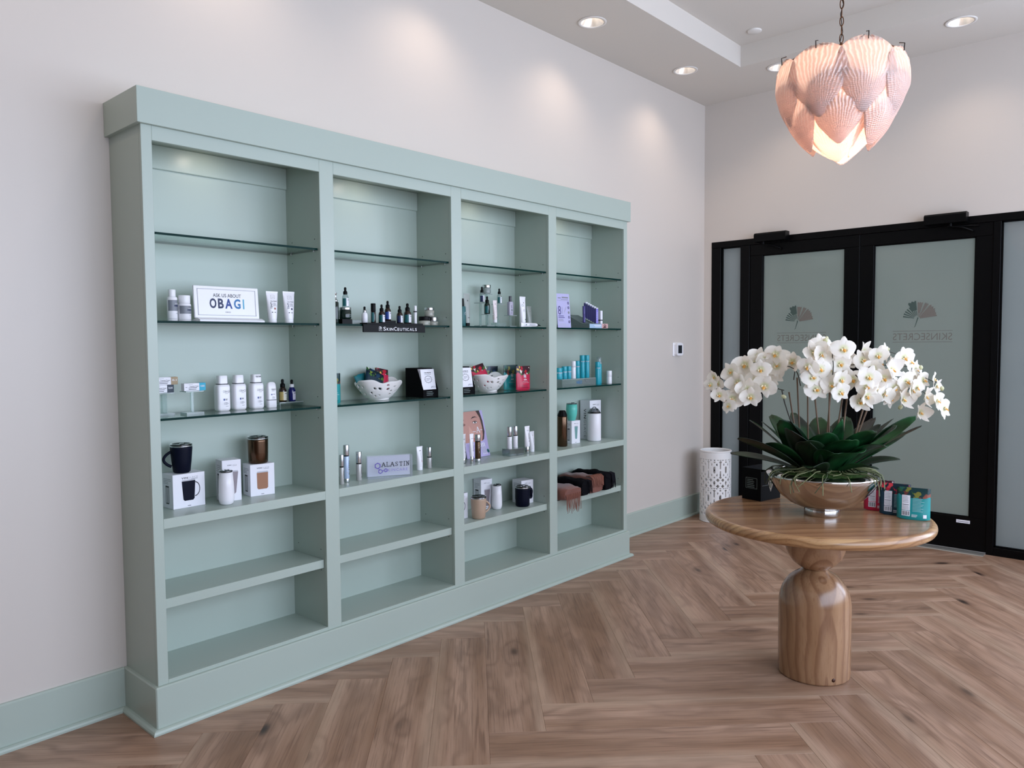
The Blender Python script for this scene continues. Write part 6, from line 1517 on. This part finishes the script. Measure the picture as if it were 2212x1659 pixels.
# ---------------------------------------------------------------- things round the bowl
bx = thing('black_box', 'open black card box with a diamond emblem beside the steel bowl', 'box', (2.575, -1.725, TT+0.0003), R_(-12))
w, d, h = 0.160, 0.112, 0.160
mb = MB(); mb.box(-w/2, w/2, -d/2, d/2, 0, 0.002)
for a in ((-w/2, w/2, -d/2, -d/2+0.002, 0.002, h-0.012), (-w/2, w/2, d/2-0.002, d/2, 0.002, h), (-w/2, -w/2+0.002, -d/2+0.002, d/2-0.002, 0.002, h), (w/2-0.002, w/2, -d/2+0.002, d/2-0.002, 0.002, h-0.03)): mb.box(*a)
mb.build('box', m_blackmatte, bx)
mb = MB(); put_poly(mb, [(-0.022, 0.085), (0.0, 0.040), (0.022, 0.085), (0.0, 0.130)]); flatset(mb, -d/2-0.0005); mb.build('emblem', M('beige_print', '#8c7f70', 0.5), bx)
mb = MB(); put_poly(mb, [(-0.003, 0.095), (0.003, 0.095), (0.0, 0.115)]); put_bar(mb, -0.014, 0.014, 0.084, 0.089); put_bar(mb, -0.07, -0.022, 0.076, 0.0775, 1); put_bar(mb, 0.022, 0.07, 0.076, 0.0775, 1); flatset(mb, -d/2-0.0008); mb.build('emblem_print', [m_ink, m_greycard], bx)
mb = MB(); 
for a in ((-0.034, 0.034, 0.058, 0.060), (-0.034, 0.034, 0.110, 0.112), (-0.034, -0.032, 0.058, 0.112), (0.032, 0.034, 0.058, 0.112)): put_bar(mb, *a)
put_lines(mb, -0.026, 0.026, 0.102, 5, 0.009, 0.0035, 0, 3); flatset(mb, -w/2-0.0005); mb.tf(Matrix.Rotation(-PI/2, 4, 'Z')); mb.build('label_print', m_greycard, bx)
pouch('teal foil pouch standing nearest on the round table', (2.553, -2.440, TT+0.0003), 0.133, 0.142, R_(-80.5), m_pteal, d=0.045, group='foil pouches on the round table')
m_pnav2 = m_pnavy
pouch('dark blue foil pouch with red flowers, between the other two on the round table', (2.595, -2.352, TT+0.0003), 0.128, 0.145, R_(-79), m_pnavy, d=0.042, group='foil pouches on the round table')
pouch('red foil pouch farthest back on the round table', (2.645, -2.268, TT+0.0003), 0.128, 0.145, R_(-77), m_pred, d=0.042, group='foil pouches on the round table')

# ---------------------------------------------------------------- pierced white umbrella stand
BK = thing('umbrella_stand', 'white pierced ceramic umbrella stand in the corner by the black door frame', 'umbrella stand', (4.934, -0.262, 0))
BR, BH = 0.1325, 0.615
NU, NV = 192, 176
def opening(u, z):
    """true where the lattice is cut through; eight columns, pattern shifted by half a column each band"""
    if z < 0.055 or z > BH-0.068: return False
    t = (BH-0.068)-z; band_ = int(t/0.245); q = t-band_*0.245; s_ = (u*8+0.5*band_) % 1.0
    x = (s_-0.5)*0.104*0.86            # metres from the eye column
    xa = ((s_) % 1.0); xa = (xa if xa < 0.5 else xa-1)*0.104*0.80   # metres from the arrow column
    def ell(cx, cz, rx_, rz_): return ((x-cx)/rx_)**2+((q-cz)/rz_)**2 < 1
    def dia(px, cz, a, b): return abs(px)/a+abs(q-cz)/b < 1
    if q < 0.010: return abs(abs(x)-0.026) < (0.010-q)*0.9 or abs(x) < (0.010-q)*0.9 or abs(xa) < (0.010-q)*0.9
    if ell(0, 0.088, 0.009, 0.030): return True
    for sz in (-1, 1):
        c = 0.088+sz*0.045
        if dia(abs(x)-0.020, c, 0.007, 0.011) and abs(x) < 0.024 and (q-c)*sz < 0.010: return True
        if dia(x, 0.088+sz*0.066, 0.0075, 0.009): return True
        e = (q-0.088)*sz
        if 0.008 < e < 0.072 and abs(xa) < 0.0044: return True
        if 0.055 < e < 0.078 and abs(xa) < 0.010*(1-abs(e-0.066)/0.012): return True
    for cz, off in ((0.176, 0.026), (0.202, 0.0), (0.202, 0.052), (0.228, 0.026)):
        if off == 0.0:
            if ell(0, cz, 0.006, 0.019): return True
        elif dia(abs(x)-off, cz, 0.0125, 0.0155): return True
    for cz in (0.185, 0.220):
        if dia(abs(x)-0.0, cz-0.0, 0.0, 0.1) if False else False: return True
    return False
mb = MB()
mb.grid(lambda u, v: (BR*math.cos(2*PI*u), BR*math.sin(2*PI*u), 0.004+(BH-0.012)*v), NU, NV, True, keep=lambda i, j: not opening((i+0.5)/NU, 0.004+(BH-0.012)*(j+0.5)/NV))
mb.solid(0.008)
mb.build('pierced_wall', m_ceramic, BK)
MB().lathe([(BR-0.009, BH-0.012), (BR+0.0015, BH-0.010), (BR+0.003, BH-0.003), (BR, BH+0.002), (BR-0.008, BH+0.002), (BR-0.0105, BH-0.004), (BR-0.009, BH-0.012)], 64).build('rim', m_ceramic, BK)
MB().lathe([(0, 0.0005), (BR-0.002, 0.0005), (BR+0.001, 0.003), (BR+0.001, 0.010), (BR-0.007, 0.012), (0, 0.012)], 64).build('base', m_ceramic, BK)

# ---------------------------------------------------------------- glass leaf pendant
CC = Vector((2.410, -2.147, 2.55))
ch = thing('pendant_chandelier', 'glowing pendant of overlapping ribbed glass leaves on a bronze chain', 'chandelier', CC)
def leafglass():
    m = bpy.data.materials.new('ribbed_leaf_glass'); m.use_nodes = True; t = T(m); nt = t.nt; nt.nodes.remove(t.b); out = nt.nodes['Material Output']
    co = t.co('Object'); sp = t.n('ShaderNodeSeparateXYZ'); t.lk(co, sp.inputs[0])
    nz = t.n('ShaderNodeTexNoise', Scale=18.0, Detail=2.0); t.lk(co, nz.inputs['Vector'])
    an = t.ma('ARCTAN2', sp.outputs[0], t.ma('ADD', sp.outputs[2], 0.03))
    v1 = t.ma('MULTIPLY_ADD', t.ma('SINE', t.ma('ADD', t.ma('MULTIPLY', an, 92.0), t.ma('MULTIPLY', nz.outputs['Fac'], 12.0))), 0.5, 0.5)
    v2 = t.ma('MULTIPLY_ADD', t.ma('SINE', t.ma('ADD', t.ma('MULTIPLY', sp.outputs[2], 900.0), t.ma('MULTIPLY', nz.outputs['Fac'], 14.0))), 0.5, 0.5)
    zf = t.sm(sp.outputs[2], 0.10, 0.2)
    hgt = t.ma('ADD', t.ma('MULTIPLY', t.ma('POWER', v1, 1.5), t.ma('MULTIPLY_ADD', zf, 0.7, 0.3)), t.ma('MULTIPLY', v2, t.ma('MULTIPLY_ADD', zf, -0.22, 0.30)))
    bp = t.n('ShaderNodeBump', Strength=0.9, Distance=0.004); t.lk(hgt, bp.inputs['Height'])
    tl = t.n('ShaderNodeBsdfTranslucent'); t.lk(t.mix(t.ma('MULTIPLY', hgt, 0.95, clamp=True), lin('#e6c8bd'), lin('#fffaf6')), tl.inputs[0]); t.lk(bp.outputs[0], tl.inputs['Normal'])  # rib lensing put into the colour: paler on ridges, pinker between
    df = t.n('ShaderNodeBsdfDiffuse'); df.inputs[0].default_value = (*lin('#efe3de'), 1); t.lk(bp.outputs[0], df.inputs['Normal'])
    gs = t.n('ShaderNodeBsdfGlossy', Roughness=0.12); t.lk(bp.outputs[0], gs.inputs['Normal'])
    tr = t.n('ShaderNodeBsdfTransparent'); tr.inputs[0].default_value = (1, 0.94, 0.90, 1)
    a = t.n('ShaderNodeMixShader'); a.inputs[0].default_value = 0.36; t.lk(tl.outputs[0], a.inputs[1]); t.lk(df.outputs[0], a.inputs[2])
    b = t.n('ShaderNodeMixShader'); b.inputs[0].default_value = 0.16; t.lk(a.outputs[0], b.inputs[1]); t.lk(tr.outputs[0], b.inputs[2])
    c = t.n('ShaderNodeMixShader'); c.inputs[0].default_value = 0.10; t.lk(b.outputs[0], c.inputs[1]); t.lk(gs.outputs[0], c.inputs[2])
    t.lk(c.outputs[0], out.inputs[0]); return m
m_leafglass = leafglass()
m_brz = M('bronze_fitting', '#6b4a34', 0.35, 0.9); m_dkhook = M('dark_hook', '#2a1e1a', 0.4, 0.6)
def leaf_mesh(L, Wd, k):
    """local x across, z up from the tip, y outward bulge; ragged gingko-like outline"""
    rr = random.Random(k)
    def fn(u, v):
        s_ = (u-0.5)*2
        w = Wd/2*min(1.0, (v/0.52)**0.72)*(1.0 if v < 0.60 else max(0.0, 1-((v-0.60)/0.405)**2.4)**0.5)
        z = L*v-(0.020*L*abs(math.sin(s_*5+k)))*v**6
        x = s_*max(w, 0.006)*(1+0.025*math.sin(22*v+k))
        y = -0.0022*math.sin(s_*26+k*2)*v-0.17*Wd*(1-s_*s_)*math.sin(PI*min(1, v))
        return (x, y, z)
    mb = MB(); mb.grid(fn, 22, 22); mb.solid(0.004); return mb.mesh('glass_leaf', m_leafglass)
LM = [leaf_mesh(0.305, 0.262, 1), leaf_mesh(0.305, 0.255, 2), leaf_mesh(0.305, 0.268, 3)]
YA = math.degrees(math.atan2(-1.23, -3.55))     # towards the entrance
def put_leaf(az, rt, zt, rb, zb, k, sc=1.0, clip=True):
    a = math.radians(YA+az); dr = Vector((math.cos(a), math.sin(a), 0)); sd = Vector((-dr.y, dr.x, 0))
    top = dr*rt+Vector((0, 0, zt-CC.z)); bot = dr*rb+Vector((0, 0, zb-CC.z)); up = (top-bot).normalized()
    L = (top-bot).length; nrm = sd.cross(up).normalized()
    if nrm.dot(dr) < 0: nrm = -nrm
    x = up.cross(-nrm)*-1
    x = (-nrm).cross(up).normalized()
    o = bpy.data.objects.new('glass_leaf', LM[k]); COL.objects.link(o); o.parent = ch; o.location = bot
    o.rotation_euler = Matrix((x, -nrm, up)).transposed().to_euler(); s_ = L/0.305; o.scale = (sc, 1, s_)
    if clip: MB().tube([top*1.0+Vector((0, 0, 0.014))-nrm*0.010, top+Vector((0, 0, 0.010))+nrm*0.012, top-up*0.020+nrm*0.012], 0.0022, 6).build('hook', m_dkhook, ch)
for i in range(8): put_leaf(-22+i*45, 0.252, 2.795+0.012*math.sin(i*2.3), 0.215, 2.500, i % 3, 0.98)
for i in range(6): put_leaf(-2+i*60, 0.232, 2.675, 0.135, 2.395-0.010*(i % 2), (i+1) % 3, 0.98, False)
for i in range(4): put_leaf(-14+i*90, 0.175, 2.600, 0.035, 2.338+0.02*(i % 2), (i+2) % 3, 1.0, False)
def ring(r, z, w=0.004): return MB().tube([(r*math.cos(2*PI*i/48), r*math.sin(2*PI*i/48), z-CC.z) for i in range(49)], w, 8)
ring(0.236, 2.775).build('frame_ring', m_brz, ch); ring(0.19, 2.622, 0.003).build('frame_ring', m_brz, ch); ring(0.125, 2.545, 0.003).build('frame_ring', m_brz, ch)
for i in range(4):
    a = i*PI/2+0.3; c, s_ = math.cos(a), math.sin(a)
    MB().tube([(0.012*c, 0.012*s_, 0.245), (0.12*c, 0.12*s_, 0.235), (0.236*c, 0.236*s_, 0.225)], 0.0035, 6).build('frame_arm', m_brz, ch)
    MB().tube([(0.015*c, 0.015*s_, 0.1), (0.125*c, 0.125*s_, -0.005)], 0.003, 6).build('frame_arm', m_brz, ch)
MB().lathe([(0, -0.02), (0.018, -0.015), (0.02, 0.0), (0.010, 0.02), (0.010, 0.22), (0.022, 0.235), (0.022, 0.26), (0.006, 0.275), (0, 0.28)], 16).build('centre_column', m_brz, ch)
mbulb = emis('warm_bulb', (1.0, 0.70, 0.42), 5.0)
for i in range(4):
    a = i*PI/2+0.8
    MB().lathe([(0, -0.045), (0.010, -0.042), (0.017, -0.028), (0.016, -0.012), (0.008, 0.010), (0.008, 0.028), (0, 0.028)], 14).build('bulb', mbulb, ch, (0.055*math.cos(a), 0.055*math.sin(a), -0.01))
def lamp(z, e):
    l = bpy.data.lights.new('pendant_lamp', 'POINT'); l.energy = e; l.color = (1.0, 0.78, 0.60); l.shadow_soft_size = 0.05
    o = bpy.data.objects.new('pendant_lamp', l); COL.objects.link(o); o.location = (CC.x, CC.y, z); return o
lamp(2.50, 5.5); lamp(2.67, 6.0)
# chain and ceiling rose
lk = MB(); pts = []
for i in range(16):
    a = 2*PI*i/16; pts.append((0.0075*math.cos(a)*(1.0), 0, 0.021*math.sin(a)*(1.0)))
pts.append(pts[0]); lk.tube(pts, 0.0022, 5, caps=False); lkm = lk.mesh('chain_link', m_brz)
z = CC.z+0.295; i = 0
while z < TZ-0.045:
    o = bpy.data.objects.new('chain_link', lkm); COL.objects.link(o); o.parent = ch; o.location = (0, 0, z-CC.z); o.rotation_euler = (0, 0, (i % 2)*PI/2+0.4); z += 0.0375; i += 1
MB().tube([(0.006*math.cos(q*2.2), 0.006*math.sin(q*2.2), 0.28+(TZ-0.03-CC.z-0.28)*q/24) for q in range(25)], 0.0018, 5).build('flex', m_dkhook, ch)
MB().lathe([(0, TZ-0.05-CC.z), (0.012, TZ-0.048-CC.z), (0.014, TZ-0.035-CC.z), (0.055, TZ-0.022-CC.z), (0.062, TZ-0.0005-CC.z), (0, TZ-0.0005-CC.z)], 32).build('ceiling_rose', m_brz, ch)
